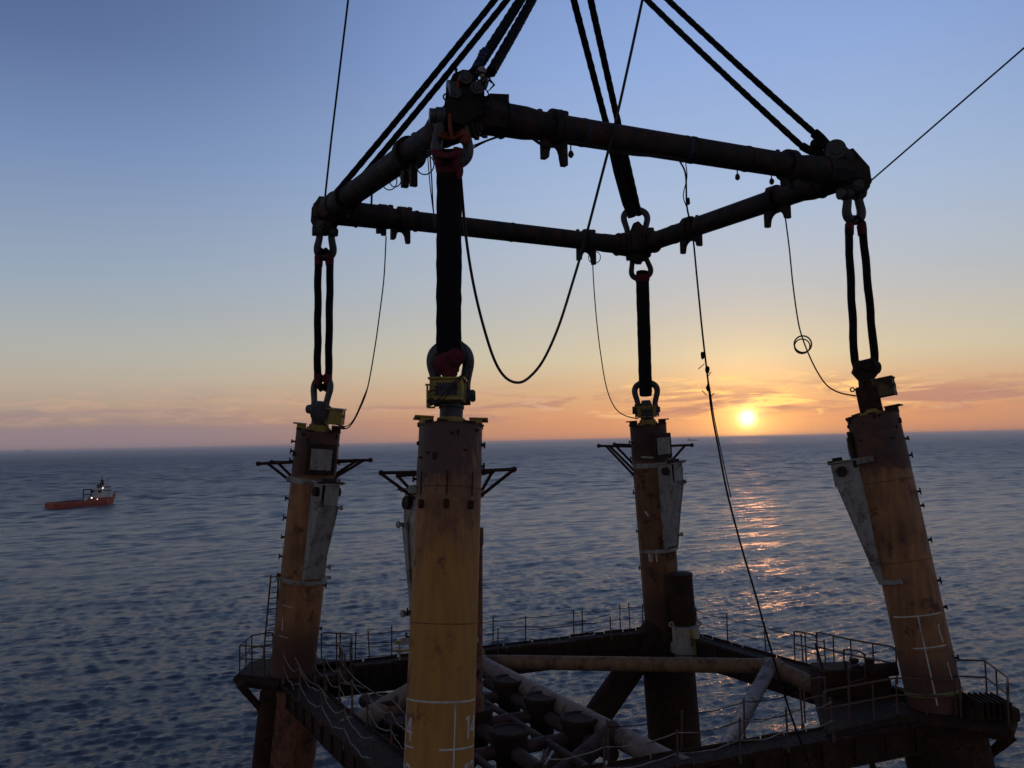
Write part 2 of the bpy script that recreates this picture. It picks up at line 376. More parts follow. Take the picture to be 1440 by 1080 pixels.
# ------------------------------------------------------------------ the sea
def make_sea():
    rr = [0.5, 8, 20, 40, 60, 80]
    r = 92.0
    while r < 6500: rr.append(r); r *= 1.0029
    while r < 60000: rr.append(r); r *= 1.06
    rr = np.array(rr)
    az = np.concatenate([np.linspace(-180, -40, 50, endpoint=False), np.linspace(-40, 41, 830, endpoint=False), np.linspace(41, 180, 50, endpoint=False)])
    az = np.radians(az)
    Rg, Ag = np.meshgrid(rr, az, indexing='ij')
    X = Rg*np.sin(Ag); Y = Rg*np.cos(Ag); Z = np.zeros_like(X); DX = np.zeros_like(X); DY = np.zeros_like(X)
    rng = np.random.default_rng(11)
    dr = 0.0027*Rg; NW = 110
    N2 = 60
    for i in range(NW+N2):
        lam = 0.8*(9.0/0.8)**((i+rng.random())/NW) if i < NW else 9.0*(70/9.0)**((i-NW+rng.random())/N2)
        k = 2*math.pi/lam
        th = math.radians(-72)+rng.normal(0, 0.50 if i < NW//2 else 0.32)
        slope = 0.26*math.sqrt(2/NW)*(0.42 if lam > 4.0 else 1.45)
        if i >= NW: slope = 0.19*math.sqrt(2/N2)
        a = slope/k
        kx, ky = k*math.cos(th), k*math.sin(th)
        w = np.clip((lam/dr-2.0)/1.5, 0, 1)*np.clip((8500-Rg)/3500, 0, 1)
        if i >= NW: w = w*(0.22+0.78*np.clip((Rg-22*lam)/(22*lam), 0, 1))
        w[Rg < 85] = 0
        # gusts: let the waves come in groups
        ph = kx*X+ky*Y+rng.random()*6.283
        gx, gy = rng.normal(0, 0.02, 2)
        gr = 0.7+0.5*np.sin(gx*X+gy*Y+rng.random()*6.28)
        s_, c_ = np.sin(ph), np.cos(ph)
        Z += a*w*gr*s_; DX -= a*w*gr*c_*math.cos(th)*-0.75; DY -= a*w*gr*c_*math.sin(th)*-0.75
    X2 = X+DX; Y2 = Y+DY
    nr, na = X.shape
    co = np.stack([X2, Y2, Z], -1).reshape(-1, 3).astype(np.float32)
    i = np.arange(nr-1)[:, None]*na; j = np.arange(na)[None, :]; j2 = (j+1) % na
    q = np.stack([i+j, i+j2, i+na+j2, i+na+j], -1).reshape(-1, 4).astype(np.int32)
    me = bpy.data.meshes.new('sea'); me.vertices.add(len(co)); me.vertices.foreach_set('co', co.ravel())
    me.loops.add(q.size); me.loops.foreach_set('vertex_index', q.ravel())
    me.polygons.add(len(q)); me.polygons.foreach_set('loop_start', np.arange(0, q.size, 4, dtype=np.int32))
    me.polygons.foreach_set('loop_total', np.full(len(q), 4, dtype=np.int32))
    me.update(calc_edges=True); me.polygons.foreach_set('use_smooth', np.ones(len(q), dtype=bool))
    me.flip_normals() if me.polygons[0].normal.z < 0 else None
    def water(q_, bs):
        pos = q_.n('ShaderNodeNewGeometry').outputs['Position']
        dist = q_.vmath('LENGTH', pos)
        bs.inputs['Base Color'].default_value = (0.034, 0.048, 0.066, 1)
        bs.inputs['IOR'].default_value = 1.52
        q_.set(bs.inputs['Roughness'], q_.rangef(q_.math('LOGARITHM', dist, 10.0), 2.0, 3.6, 0.10, 0.42))
        rot = q_.n('ShaderNodeVectorRotate', rotation_type='Z_AXIS'); q_.set(rot.inputs[0], pos); rot.inputs['Angle'].default_value = -0.52
        pr = rot.outputs[0]
        fine = q_.noise(q_.mapping(pr, (0.55, 1.5, 1)), 1.5, 6, 0.66, 0.3)
        mid_ = q_.noise(q_.mapping(pr, (0.16, 0.42, 1)), 1.0, 5, 0.62, 0.5)
        x = q_.n('ShaderNodeBump'); x.inputs['Distance'].default_value = 0.48
        q_.set(x.inputs['Strength'], q_.rangef(dist, 120, 1200, 0.8, 0.25)); q_.set(x.inputs['Height'], fine)
        x2 = q_.n('ShaderNodeBump'); x2.inputs['Distance'].default_value = 1.8
        q_.set(x2.inputs['Strength'], q_.rangef(dist, 200, 900, 0.25, 1.0)); q_.set(x2.inputs['Height'], mid_)
        big = q_.noise(q_.mapping(pr, (0.012, 0.045, 1)), 1.0, 6, 0.62, 0.6)
        x3 = q_.n('ShaderNodeBump'); x3.inputs['Distance'].default_value = 5.0
        q_.set(x3.inputs['Strength'], q_.rangef(dist, 300, 1500, 0.15, 1.0)); q_.set(x3.inputs['Height'], big)
        q_.nt.links.new(x3.outputs[0], x2.inputs['Normal'])
        q_.nt.links.new(x2.outputs[0], x.inputs['Normal'])
        q_.nt.links.new(x.outputs[0], bs.inputs['Normal'])
    me.materials.append(mat('sea water', water))
    ob = bpy.data.objects.new('sea', me); COL.objects.link(ob); ob['kind'] = 'structure'
make_sea()
# ------------------------------------------------------------------ the jacket
JK = thing('steel_jacket', (2.5, 33, 0), 'rusty four-legged steel lattice structure with walkways standing in the sea', 'offshore structure')
LR = 0.9
class Leg:
    def __init__(s, T, B):
        s.T = T; s.D = (B-T).normalized()
        f = Vector((CAM.x-T.x, CAM.y-T.y, 0)); s.u = (f-s.D*f.dot(s.D)).normalized()      # towards the camera
        s.v = s.D.cross(s.u)
        if s.v.dot(R_) < 0: s.v = -s.v                                                       # to the right
    def ax(s, d): return s.T+s.D*d
    def rad(s, phi): a = math.radians(phi); return s.u*math.cos(a)+s.v*math.sin(a)
    def tan(s, phi): a = math.radians(phi); return -s.u*math.sin(a)+s.v*math.cos(a)
    def pt(s, d, phi, r=LR): return s.ax(d)+s.rad(phi)*r
    def atz(s, z): return s.ax((z-s.T.z)/s.D.z)
    def dy(s, py):                                                                            # distance down the leg at photo row py
        lo, hi = -2.0, 16.0
        for _ in range(40):
            md = (lo+hi)/2
            if proj(s.ax(md))[1] < py: lo = md
            else: hi = md
        return lo
LN = Leg(P(634, 600, 24.0), P(617, 1075, 22.6))
LL = Leg(P(448, 605, 35.2), P(414, 920, 35.9))
LF = Leg(P(911, 597, 42.0), P(934, 890, 42.5))
LRt = Leg(P(1227, 585, 31.1), P(1313, 975, 29.9))
def leg_shaft(lg, material, label, n=56):
    m_ = MB()
    e = (lg.T.z+1)/-lg.D.z
    prof = [(0, LR-0.1), (0, LR+0.012), (0.035, LR+0.012), (0.038, LR-0.012), (0.9, LR-0.012), (0.903, LR), (e, LR)]
    m_.lathe(lg.T, lg.D, prof, n)
    return m_.build('leg', material, JK, label=label)
SN = leg_shaft(LN, M['legyellow'], 'yellow painted leg with white level marks, nearest of the four')
SL = leg_shaft(LL, M['legbrown'], 'rust brown leg at the left with a ladder')
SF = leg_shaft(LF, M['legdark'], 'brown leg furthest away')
SR = leg_shaft(LRt, M['legbrown'], 'brown leg leaning inward at the right')
def collar(lg, sh, d, h, a0, a1, material, out=0.07, name='collar', end=0.0):
    m_ = MB(); n = 26; vs = []; fs = []
    for i in range(n+1):
        a = a0+(a1-a0)*i/n
        for (rr_, dd) in ((LR+0.003, d), (LR+out, d), (LR+out, d+h), (LR+0.003, d+h)): vs.append(lg.pt(dd, a, rr_))
    for i in range(n):
        for j in range(4): fs.append((i*4+j, i*4+(j+1) % 4, i*4+4+(j+1) % 4, i*4+4+j))
    fs += [(0, 1, 2, 3), (n*4+3, n*4+2, n*4+1, n*4)]
    m_.add(vs, fs)
    if end:
        for a in (a0, a1):
            m_.box(lg.pt(d+h/2, a, LR+end/2), (end, 0.05, h*0.9), (lg.rad(a), lg.tan(a), lg.D))
    return m_.build(name, material, sh)
def bracket(lg, sh, phi, d0, length=4.2, out=0.82, hw=0.36):
    R, T, D = lg.rad(phi), lg.tan(phi), lg.D
    def q(d, r, t): return lg.ax(d0+d)+R*(LR+r)+T*t
    m_ = MB(); prof = [(0.05, -0.12), (0.05, out), (0.75, out), (length-0.15, 0.16), (length, 0.10), (length, -0.08)]
    for s_ in (-1, 1):
        m_.prism([q(d, r, s_*hw) for d, r in prof], T, 0.05)
    m_.prism([q(0.80, out-0.03, 0), q(length-0.12, 0.13, 0), q(length-0.12, 0.08, 0), q(0.80, out-0.09, 0)], T, 2*hw-0.06)
    m_.box(q(0.44, out+0.01, 0.06), (0.05, 2*hw-0.16, 0.84), (R, T, D))
    m_.box(q(0.0, out/2, 0), (out+0.26, 2*hw+0.22, 0.06), (R, T, D))
    m_.box(q(0.72, out*0.55, 0), (out*0.7, 2*hw-0.06, 0.05), (R, T, D))
    m_.prism([q(0.9, out-0.05, hw+0.1), q(length-0.3, 0.10, hw+0.02), q(length-0.3, 0.0, hw+0.02), q(0.9, out-0.3, hw+0.1)], T, 0.05)
    m_.build('bracket', M['white'], sh, smooth=False)
    r_ = MB(); r_.cyl(q(0.36, out-0.30, -hw-0.20), q(0.36, out-0.30, hw+0.18), 0.19, n=18); r_.build('roller', M['black'], sh); r_ = MB()
    r_.cyl(q(0.42, out-0.20, -hw+0.0), q(0.42, out-0.20, -hw+0.2), 0.15, n=18)
    r_.build('roller', M['black'], sh)
    for (dd, rr_) in ((0.98, out-0.18), (length-0.6, 0.16)):
        k = MB(); k.cyl(q(dd, rr_, -hw-0.24), q(dd, rr_, hw+0.28), 0.055, n=12); k.cyl(q(dd, rr_, hw+0.26), q(dd, rr_, hw+0.32), 0.1, n=12)
        k.build('pin', M['white'], sh)
    m2 = MB(); m2.box(q(-0.1, out*0.72, 0.02), (0.36, 0.5, 0.14), (R, T, D), 0.02); m2.box(q(-0.045, out+0.02, 0), (0.22, 2*hw+0.4, 0.05), (R, T, D)); m2.build('stop_block', M['dark'], sh, smooth=False)
    collar(lg, sh, d0-0.02, 0.22, phi-95, phi+70, M['white'], 0.09, end=0.22)
    collar(lg, sh, d0+length-0.02, 0.16, phi-88, phi+75, M['white'], 0.10, end=0.26)
bracket(LL, SL, 24, LL.dy(671), 4.1)
bracket(LF, SF, 44, LF.dy(650), 4.15)
bracket(LRt, SR, -88, LRt.dy(641), 4.3)
bracket(LN, SN, -147, LN.dy(686), 4.0)
def cover(lg, sh, phi, d, w=0.85, h=0.85):
    R, T, D = lg.rad(phi), lg.tan(phi), lg.D; c = lg.pt(d, phi, LR+0.10)
    k = MB(); k.box(lg.pt(d, phi, LR+0.0), (0.12, w+0.35, h+0.4), (R, T, D), 0.02); k.build('recess', M['black'], sh, smooth=False)
    k = MB(); k.box(c, (0.05, w, h), (R, T, D), 0.01)
    k.lathe(c, R, [(0.02, w*0.36), (0.045, w*0.36), (0.05, w*0.32), (0.035, w*0.31)], 32)
    k.box(c+R*0.05, (0.03, 0.03, h*0.4), (R, T, D)); k.build('cover_plate', M['white'], sh, smooth=True)
cover(LL, SL, 13, LL.dy(642)); cover(LF, SF, 42, LF.dy(627), 0.8, 0.8); cover(LRt, SR, -92, LRt.dy(627), 0.7, 0.9)
def blocks(lg, sh, spots, material=None):
    for phi, w in spots:
        R, T, D = lg.rad(phi), lg.tan(phi), lg.D; k = MB()
        k.box(lg.pt(-0.09, phi, LR-0.2), (0.36, w, 0.18), (R, T, -D), 0.015)
        k.box(lg.pt(-0.205, phi, LR-0.12), (0.52, w+0.06, 0.045), (R, T, -D))
        k.build('stop_block', material or M['yellow'], sh, smooth=False)
blocks(LN, SN, [(-82, 0.5), (86, 0.5), (180, 0.4)])
blocks(LL, SL, [(-95, 0.3), (170, 0.4)]); blocks(LL, SL, [(92, 0.55)], M['dark'])
blocks(LF, SF, [(-85, 0.5), (88, 0.5)], M['dark']); blocks(LRt, SR, [(75, 0.5), (-150, 0.4)], M['dark'])
# guide lugs standing off the leg sides
def lugs(lg, sh, phi, ds, l=0.14):
    for i, d in enumerate(ds):
        R, T, D = lg.rad(phi), lg.tan(phi), lg.D; k = MB(); w = 0.10+0.08*((i*7) % 3)/2
        k.box(lg.pt(d, phi, LR+l/2), (l+0.02, 0.10, 0.08), (R, T, D), 0.01); k.box(lg.pt(d, phi, LR+l), (0.05, 0.12, w+0.06), (R, T, D))
        k.build('lug', M['dark'], sh, smooth=False)
lugs(LL, SL, -90, [0.55, 0.95, 1.35, 2.15, 2.9, 3.7, 4.5, 5.3, 6.1], 0.12)
lugs(LL, SL, 92, [1.3, 2.1, 6.4, 8.2], 0.08)
lugs(LRt, SR, 90, [1.0, 1.6, 2.9, 3.4, 4.6, 6.0, 6.9, 8.6], 0.10)
lugs(LF, SF, 92, [0.8, 1.7], 0.08); lugs(LF, SF, -90, [0.8, 1.6, 3.3, 5.2, 7.0], 0.06)
lugs(LN, SN, -88, [1.5, 5.05, 5.7], 0.08); lugs(LN, SN, 90, [0.5, 1.1, 6.6], 0.06)
# bands across the burnt head of each leg
for lg, sh in ((LL, SL), (LF, SF), (LRt, SR), (LN, SN)):
    pass
def arm(lg, sh, pts_list, r=0.04):
    if len(pts_list) == 4: arm(lg, sh, pts_list[2:], r); pts_list = pts_list[:2]
    k = MB()
    for a, c in pts_list: k.cyl(a, c, r, n=8)
    a = pts_list[0][0]; k.blob(a, r*1.7, r*1.7, r*1.7, rough=0.0, n=6, mm=8)
    for a, c in pts_list:                                       # clamps where struts meet the bar
        k.blob(c, r*1.5, r*1.5, r*1.5, rough=0.0, n=5, mm=8)
    return k.build('access_arm', M['dark'], sh)
Y = 24.0
arm(LN, SN, [(P(536, 665, Y), P(592, 664, Y)), (P(536, 666, Y), P(590, 706, Y-0.3)), (P(560, 669, Y+1.1), P(594, 667, Y+.9)), (P(559, 669, Y+1.1), P(592, 704, Y+0.6))], 0.048)
arm(LN, SN, [(P(723, 660, Y), P(676, 662, Y-0.2)), (P(723, 660, Y), P(674, 699, Y-0.2)), (P(692, 663, Y+1.1), P(672, 668, Y+.9)), (P(692, 664, Y+1.1), P(672, 700, Y+0.6))], 0.048)
for px in (593, 628, 660):
    a_ = (px-630)/46*62; k = MB(); k.box(LN.pt(LN.dy(712), a_, LR+0.05), (0.10, 0.14, 0.24), (LN.rad(a_), LN.tan(a_), LN.D), 0.02)
    k.cyl(LN.pt(LN.dy(700), a_, LR+0.07), LN.pt(LN.dy(668), a_, LR+0.07), 0.022, n=6); k.build('socket', M['dark'], SN)
Y = 35.3
arm(LL, SL, [(P(363, 652, Y), P(416, 650, Y)), (P(377, 652, Y), P(414, 681, Y)), (P(382, 650, Y+.9), P(418, 650, Y+.9)), (P(391, 651, Y+.9), P(414, 674, Y+.9))], 0.06)
arm(LL, SL, [(P(521, 647, Y), P(474, 648, Y)), (P(512, 647, Y), P(472, 671, Y)), (P(500, 648, Y+.9), P(474, 650, Y+.9)), (P(501, 648, Y+.9), P(472, 667, Y+.9))], 0.06)
Y = 42.1
arm(LF, SF, [(P(842, 627, Y), P(889, 628, Y)), (P(852, 627, Y), P(890, 667, Y)), (P(857, 627, Y), P(890, 660, Y))], 0.06)
arm(LF, SF, [(P(864, 625, Y+.8), P(892, 626, Y+.8)), (P(864, 625, Y+.8), P(890, 652, Y+.8))], 0.06)
arm(LF, SF, [(P(973, 626, Y), P(935, 627, Y)), (P(963, 627, Y), P(946, 646, Y))], 0.06)
# small welded tabs and a ragged lip on the burnt heads of the legs
rt = random.Random(9)
for lg, sh in ((LN, SN), (LL, SL), (LF, SF), (LRt, SR)):
    for i in range(9):
        a = -85+170*(i+rt.random()*0.7)/9; d = rt.choice((0.12, 0.3, 0.55, 0.8, 1.0))+rt.uniform(-.05, .05); k = MB()
        k.box(lg.pt(d, a, LR+0.012), (0.05+rt.uniform(0, .03), rt.uniform(0.04, 0.14), rt.uniform(0.05, 0.2)), (lg.rad(a), lg.tan(a), lg.D), 0.008)
        k.build('tab', M['dark'], sh)
    for i in range(5):
        a = -90+180*(i+rt.random()*0.8)/5; k = MB()
        k.box(lg.pt(-0.02, a, LR-0.02), (0.12, rt.uniform(0.12, 0.4), 0.05+rt.uniform(0, .04)), (lg.rad(a), lg.tan(a), lg.D), 0.01)
        k.build('lip_plate', M['dark'], sh)
# weld seams round the legs
for lg, sh, ds in ((LN, SN, (1.75, 5.3)), (LL, SL, (6.3,)), (LF, SF, (2.6, 5.9)), (LRt, SR, (2.4, 5.2, 8.2))):
    for d in ds:
        k = MB(); k.ring(lg.ax(d), lg.D, LR+0.003, 0.011, 56, 5); k.build('weld_seam', M['rust'], sh)
# painted level marks and numbers
def mark(lg, m_, pts, w, off=0.005):
    # pts in (metres down the leg, degrees round it)
    fine = []
    for (d0, a0), (d1, a1) in zip(pts, pts[1:]):
        n = max(2, int(abs(a1-a0)/4)+1)
        for i in range(n): fine.append((d0+(d1-d0)*i/n, a0+(a1-a0)*i/n))
    fine.append(pts[-1]); K = math.degrees(1/LR); vs = []; fs = []
    for i, (d, a) in enumerate(fine):
        p0 = fine[max(i-1, 0)]; p1 = fine[min(i+1, len(fine)-1)]
        t = Vector(((p1[1]-p0[1])/K, p1[0]-p0[0])); t.normalize(); nx, ny = -t.y*w/2, t.x*w/2
        vs += [lg.pt(d+ny, a+nx*K, LR+off), lg.pt(d-ny, a-nx*K, LR+off)]
    for i in range(len(fine)-1): fs.append((2*i, 2*i+1, 2*i+3, 2*i+2))
    m_.add(vs, fs)
def digits(lg, m_, text, d, a, h, w=0.05):
    K = math.degrees(1/LR)
    G = {'1': [[(0.18, -.1), (0, .08), (1, .08)]], '4': [[(1, .16), (0, .16), (.62, -.2), (.62, .3)]],
         '3': [[(.12, -.2), (0, 0), (.06, .2), (.28, .24), (.46, .04), (.62, .24), (.92, .2), (1, -.02), (.88, -.22)]]}
    x = 0
    for ch in text:
        m_ = MB()
        for i_, st in enumerate(G[ch]): mark(lg, m_, [(d+p[0]*h, a+(x+p[1]*h)*K) for p in st], w, 0.005+0.002*i_)
        m_.build('painted_digit', M['line'], SN, smooth=False, label='white figure painted on the yellow leg')
        x += h*0.5
dN = LN.dy(981)
k = MB(); mark(LN, k, [(dN, -180), (dN, 180)], 0.045)
aV = 24
mark(LN, k, [(dN, aV), (dN+5.0, aV)], 0.045); mark(LN, k, [(dN, -74), (dN+5.0, -74)], 0.045); mark(LN, k, [(dN, 122), (dN+5.0, 122)], 0.045)
for i in range(4):
    dd = dN+1.12*(i+1)
    mark(LN, k, [(dd, aV-24), (dd, 76)], 0.045); mark(LN, k, [(dd, -86), (dd, -46)], 0.045)
k.build('level_marks', M['line'], SN, smooth=False, label='white painted lines and rings on the yellow leg')
for i, tx in enumerate(('14', '13')):
    k = None; digits(LN, k, tx, dN+0.36+1.12*i, 50, 0.56, 0.075); digits(LN, k, tx, dN+0.42+1.12*i, -79, 0.56, 0.075)
dR = LRt.dy(862)
k = MB(); mark(LRt, k, [(dR, -55), (dR, 60)], 0.045); mark(LRt, k, [(dR, 2), (dR+2.9, 2)], 0.045); mark(LRt, k, [(dR+1.05, -22), (dR+1.05, 50)], 0.04)
mark(LRt, k, [(dR+0.35, 46), (dR+0.4, 40), (dR+0.95, 44)], 0.04); mark(LRt, k, [(dR+1.6, 44), (dR+2.2, 46)], 0.04)
k.build('level_marks', M['line'], SR, smooth=False)
k = MB(); dl = LL.dy(846)
mark(LL, k, [(dl, -50), (dl, -18)], 0.03); mark(LL, k, [(LL.dy(862), -42), (LL.dy(880), -40)], 0.04); mark(LL, k, [(LL.dy(888), -50), (LL.dy(888), -20)], 0.03)
k.build('level_marks', M['line'], SL, smooth=False)
k = MB(); dl = LF.dy(778); mark(LF, k, [(dl-.25, -28), (dl+.25, -26)], 0.12); mark(LF, k, [(dl-.2, -12), (dl+.25, -12), ], 0.26); mark(LF, k, [(LF.dy(715), -30), (LF.dy(722), -20)], 0.1)
mark(LF, k, [(LF.dy(640), -28), (LF.dy(642), 14)], 0.07)
k.build('level_marks', M['line'], SF, smooth=False)
collar(LRt, SR, LRt.dy(968), 0.12, -90, 90, M['deckgreen'], 0.03, 'tape_band')
# ladder on the left leg
k = MB(); a0, a1 = P(381, 808, 35.0), P(370, 928, 35.2); b0, b1 = P(392, 806, 35.4), P(385, 928, 35.7)
k.tube([a0, a1], 0.035, 6); k.tube([b0, b1], 0.035, 6)
for i in range(16):
    t = (i+0.5)/16; k.cyl(a0.lerp(a1, t), b0.lerp(b1, t), 0.02, n=6)
k.cyl(b0, LL.pt(LL.dy(808), -70), 0.03, n=6); k.cyl(b0.lerp(b1, .5), LL.pt(LL.dy(865), -70), 0.03, n=6)
k.build('ladder', M['rail'], SL)
# side pile with white bell beside the far leg
k = MB(); a = LF.pt(LF.dy(800), 36, 1.62); c = LF.pt(LF.dy(925), 36, 1.62)
k.cyl(a, c, 0.56, 0.6, n=28); k.lathe(a, LF.D, [(-0.02, 0.50), (0.0, 0.58), (0.12, 0.58), (0.14, 0.56)], 28); k.build('side_pile', M['dark'], SF)
k = MB(); a = LF.pt(LF.dy(868), 33, 1.80)-Vector((0, 0.1, 0))
k.lathe(a, LF.D, [(0, 0.50), (0.0, 0.62), (0.75, 0.64), (0.8, 0.74), (1.15, 0.78), (1.25, 0.6), (1.7, 0.56), (1.72, 0.4)], 28)
for s_ in (-1, 1): k.ring(a+LF.tan(0)*0.62*s_-LF.D*0.06, LF.u, 0.10, 0.05, 14, 6)
k.build('pile_bell', M['cream'], SF)
k = MB()
for i in range(6): k.box(a+LF.D*(0.12+0.2*i)+LF.u*0.66+LF.v*0.2, (0.06, 0.1, 0.12), (LF.u, LF.v, LF.D), 0.01); 
k.tube([a+LF.u*0.6+LF.v*.3, a+LF.D*0.6+LF.u*0.8+LF.v*.34, a+LF.D*1.7+LF.u*0.7+LF.v*.38], 0.05, 8)
k.build('grout_fitting', M['yellow'], SF)
# lower legs: sleeves that carry the piles, below the walkway level
ZT = 35.7                         # top of the walkway girders
for lg, sh, side, rr_, off in ((LF, SF, 20, 1.25, 0.25), (LL, SL, 55, 1.0, 0.35), (LRt, SR, 5, 1.35, 0.1), (LN, SN, 60, 1.0, 0.2)):
    k = MB(); d0 = (ZT-0.35-lg.T.z)/lg.D.z; e = (lg.T.z+1)/-lg.D.z
    c0 = lg.ax(d0)+lg.rad(side)*off
    k.lathe(c0, lg.D, [(0, LR*0.9), (0.35, rr_), (e-d0-1, rr_*1.05)], 40); k.build('pile_sleeve', M['rust'] if lg is LL else M['dark'], sh)
k = MB(); a = LL.pt(LL.dy(958), -70, 0.62); k.lathe(a, LL.D, [(0, 0.3), (0.4, 0.62), (45, 0.7)], 30); k.build('side_pile', M['dark'], SL)
# walkway girders between the legs
cN, cL, cF, cR = [lg.atz(ZT-0.55) for lg in (LN, LL, LF, LRt)]
cN = PZ(613, 1146, ZT)
def girder(a, c, w=1.0, h=1.15, lab=None):
    d = (c-a).normalized(); x = Vector((0, 0, 1)).cross(d).normalized(); m_ = MB(); ln = (c-a).length
    z = Vector((0, 0, 1))
    mid = (a+c)/2; mid.z = ZT-h/2
    m_.box(mid+z*(h/2-0.06), (w+0.2, ln, 0.08), (x, d, z))
    m_.box(mid-z*(h/2-0.06), (w, ln, 0.08), (x, d, z))
    for s_ in (-1, 1): m_.box(mid+x*(s_*(w/2-0.06)), (0.05, ln, h-0.18), (x, d, z))
    n = int(ln/1.3)
    for i in range(n+1):
        t = -ln/2+0.3+(ln-0.6)*i/n
        for s_ in (-1, 1): m_.box(mid+d*t+x*(s_*(w/2+0.0)), (0.10, 0.05, h-0.18), (x, d, z))
        m_.tube([mid+d*(t+.2)+x*(w/2+.02)-z*(h/2-.1), mid+d*(t+.22)+x*(w/2+.05)+z*(h/2-.14)], 0.018, 5)
    # toe edge of the grating, a little uneven
    for s_ in (-1, 1):
        t = -ln/2
        while t < ln/2-0.2:
            l = random.uniform(0.5, 1.6); l = min(l, ln/2-t)
            m_.box(mid+d*(t+l/2)+x*(s_*(w/2+0.14))+z*(h/2+random.uniform(-0.02, 0.05)), (0.03, l*0.93, 0.12), (x, d, z)); t += l
    return m_.build('walkway_girder', M['dark'], JK, smooth=False, label=lab)
girder(cL, cF, 0.7, 1.2); girder(cF, cR, 0.7, 1.2); girder(cR, cN, 0.8, 1.0); girder(cL, cN, 0.95, 0.9)
# horizontal bracing between the middles of the sides
mLF, mFR, mRN, mLN = (cL+cF)/2, (cF+cR)/2, (cR+cN)/2, (cL+cN)/2
zb = ZT-0.85
def brace(a, c, r, material, name='brace', lab=None):
    k = MB(); a = Vector(a); c = Vector(c); d = (c-a).normalized(); ln = (c-a).length
    k.tube([a, a+d*0.6, a+d*0.65, c-d*0.65, c-d*0.6, c], [r*1.12, r*1.12, r, r, r*1.12, r*1.12], 24)
    return k.build(name, material, JK, label=lab)
brace(P(640, 930, 38.3), P(1098, 937, 35.6), 0.30, M['pipe'])
brace(P(672, 932, 38.0), P(966, 1086, 25.4), 0.36, M['pipepale'])
brace(P(1084, 936, 35.6), P(1006, 1078, 26.6), 0.27, M['pipewhite'], lab='pale white washed brace pipe')
brace(P(670, 920, 38.6), P(478, 1034, 29.6), 0.40, M['pipe'])
brace(P(928, 880, 42.4), P(740, 1150, 39.9), 0.66, M['dark'])
brace(P(866, 1026, 28.6), P(752, 1120, 26.6), 0.32, M['guide'])
brace(P(1085, 938, 35.6), P(1170, 975, 33.0), 0.34, M['pipe'])
brace(P(682, 700, 42.5), P(673, 960, 38.0), 0.0001, M['dark']) if False else None
# slim post standing behind the yellow leg
brace(P(668, 742, 31.0), P(668, 1000, 30.2), 0.27, M['rust'])
# conductor guide frame: a 3 by 3 grid of funnels
G0, G2, GA = PZ(716, 966, ZT-0.35), PZ(815, 1022, ZT-0.35), PZ(716, 1040, ZT-0.35)
st = (G2-G0)/2; sa = GA-G2
GF = MB()
for j in range(-1, 4):
    o = G0-st*0.0+sa*j
    if j <= 2 and j >= 0:
        p0 = o-st*0.75; p1 = o+st*2.75
        GF.tube([p0-Vector((0, 0, 0.3)), p1-Vector((0, 0, 0.3))], 0.24, 16)
for i in range(3):
    o = G0+st*i
    GF.tube([o-sa*0.42-Vector((0, 0, 0.32)), o+sa*2.7-Vector((0, 0, 0.32))], 0.22, 16)
    for j in range(2):
        c_ = o+sa*(j+0.5)+st*0.5-Vector((0, 0, 0.1))
        GF.tube([c_-st*0.5-Vector((0, 0, .15)), c_+st*0.5-Vector((0, 0, .15))], 0.12, 12)
        GF.tube([c_-sa*0.1-st*0.5-Vector((0, 0, .25)), c_+sa*0.4+st*0.1-Vector((0, 0, .25))], 0.09, 10)
gfo = GF.build('conductor_guide_frame', M['guide'], JK)
for i in range(3):
    for j in range(3):
        o = G0+st*i+sa*j; k = MB()
        k.lathe(o+Vector((0, 0, 0.34)), (0, 0, -1), [(0.05, 0.30), (0.05, 0.52), (0.0, 0.56), (0.0, 0.63), (0.05, 0.67), (0.16, 0.67), (0.20, 0.61), (0.85, 0.60), (1.0, 0.44), (1.5, 0.42)], 28)
        k.build('funnel', M['dark'], gfo)
# guard posts and ropes along the girders
def rope_between(m_, pts, sag, r=0.016, n=8):
    for a, c in zip(pts, pts[1:]):
        q = []
        for i in range(n+1):
            t = i/n; p = a.lerp(c, t); p = p-Vector((0, 0, 4*sag*t*(1-t)*random.uniform(0.8, 1.25))); q.append(p)
        m_.tube(q, r, 5, False)
def guard(a, c, off, fr, h=1.25, ropes=(1.15, 0.6), sag=0.06, matr='rope', r=0.03, extra=0.0):
    d = (c-a).normalized(); x = Vector((0, 0, 1)).cross(d).normalized(); base = []
    for t in fr:
        p = a.lerp(c, t)+x*off; p.z = ZT-0.05; base.append(p)
    w = MB(); tops = []
    for hh in ropes: rope_between(w, [p+Vector((0, 0, hh)) for p in base], sag)
    rp = w.build('guard_rope', M[matr], JK)
    for p in base:
        k = MB(); l = Vector((random.uniform(-.05, .05), random.uniform(-.05, .05), h+random.uniform(-.08, .12)))
        k.cyl(p, p+l, r, n=7); k.cyl(p-Vector((0, 0, 0.06)), p+Vector((0, 0, 0.12)), r*1.7, n=8); k.build('post', M['rail'], rp)
guard(cL, cF, 0.55, [0.12, 0.155, 0.19, 0.245, 0.32, 0.47, 0.51, 0.60, 0.74, 0.765, 0.88, 0.91, 0.95], 1.3, sag=0.05)
guard(cL, cF, -0.55, [0.1, 0.5, 0.82], 1.1, sag=0.25)
guard(cF, cR, 0.55, [0.12, 0.26, 0.42, 0.56, 0.64], 1.25)
guard(cR, cN, 0.62, [0.30, 0.40, 0.5, 0.62, 0.75, 0.85], 1.3, sag=0.12, matr='cord')
guard(cR, cN, -0.68, [0.30, 0.43, 0.56, 0.7], 1.25, sag=0.1)
guard(cL, cN, 0.6, [0.10, 0.2, 0.32, 0.42, 0.53, 0.68, 0.8], 1.15, sag=0.22, matr='cord', r=0.04)
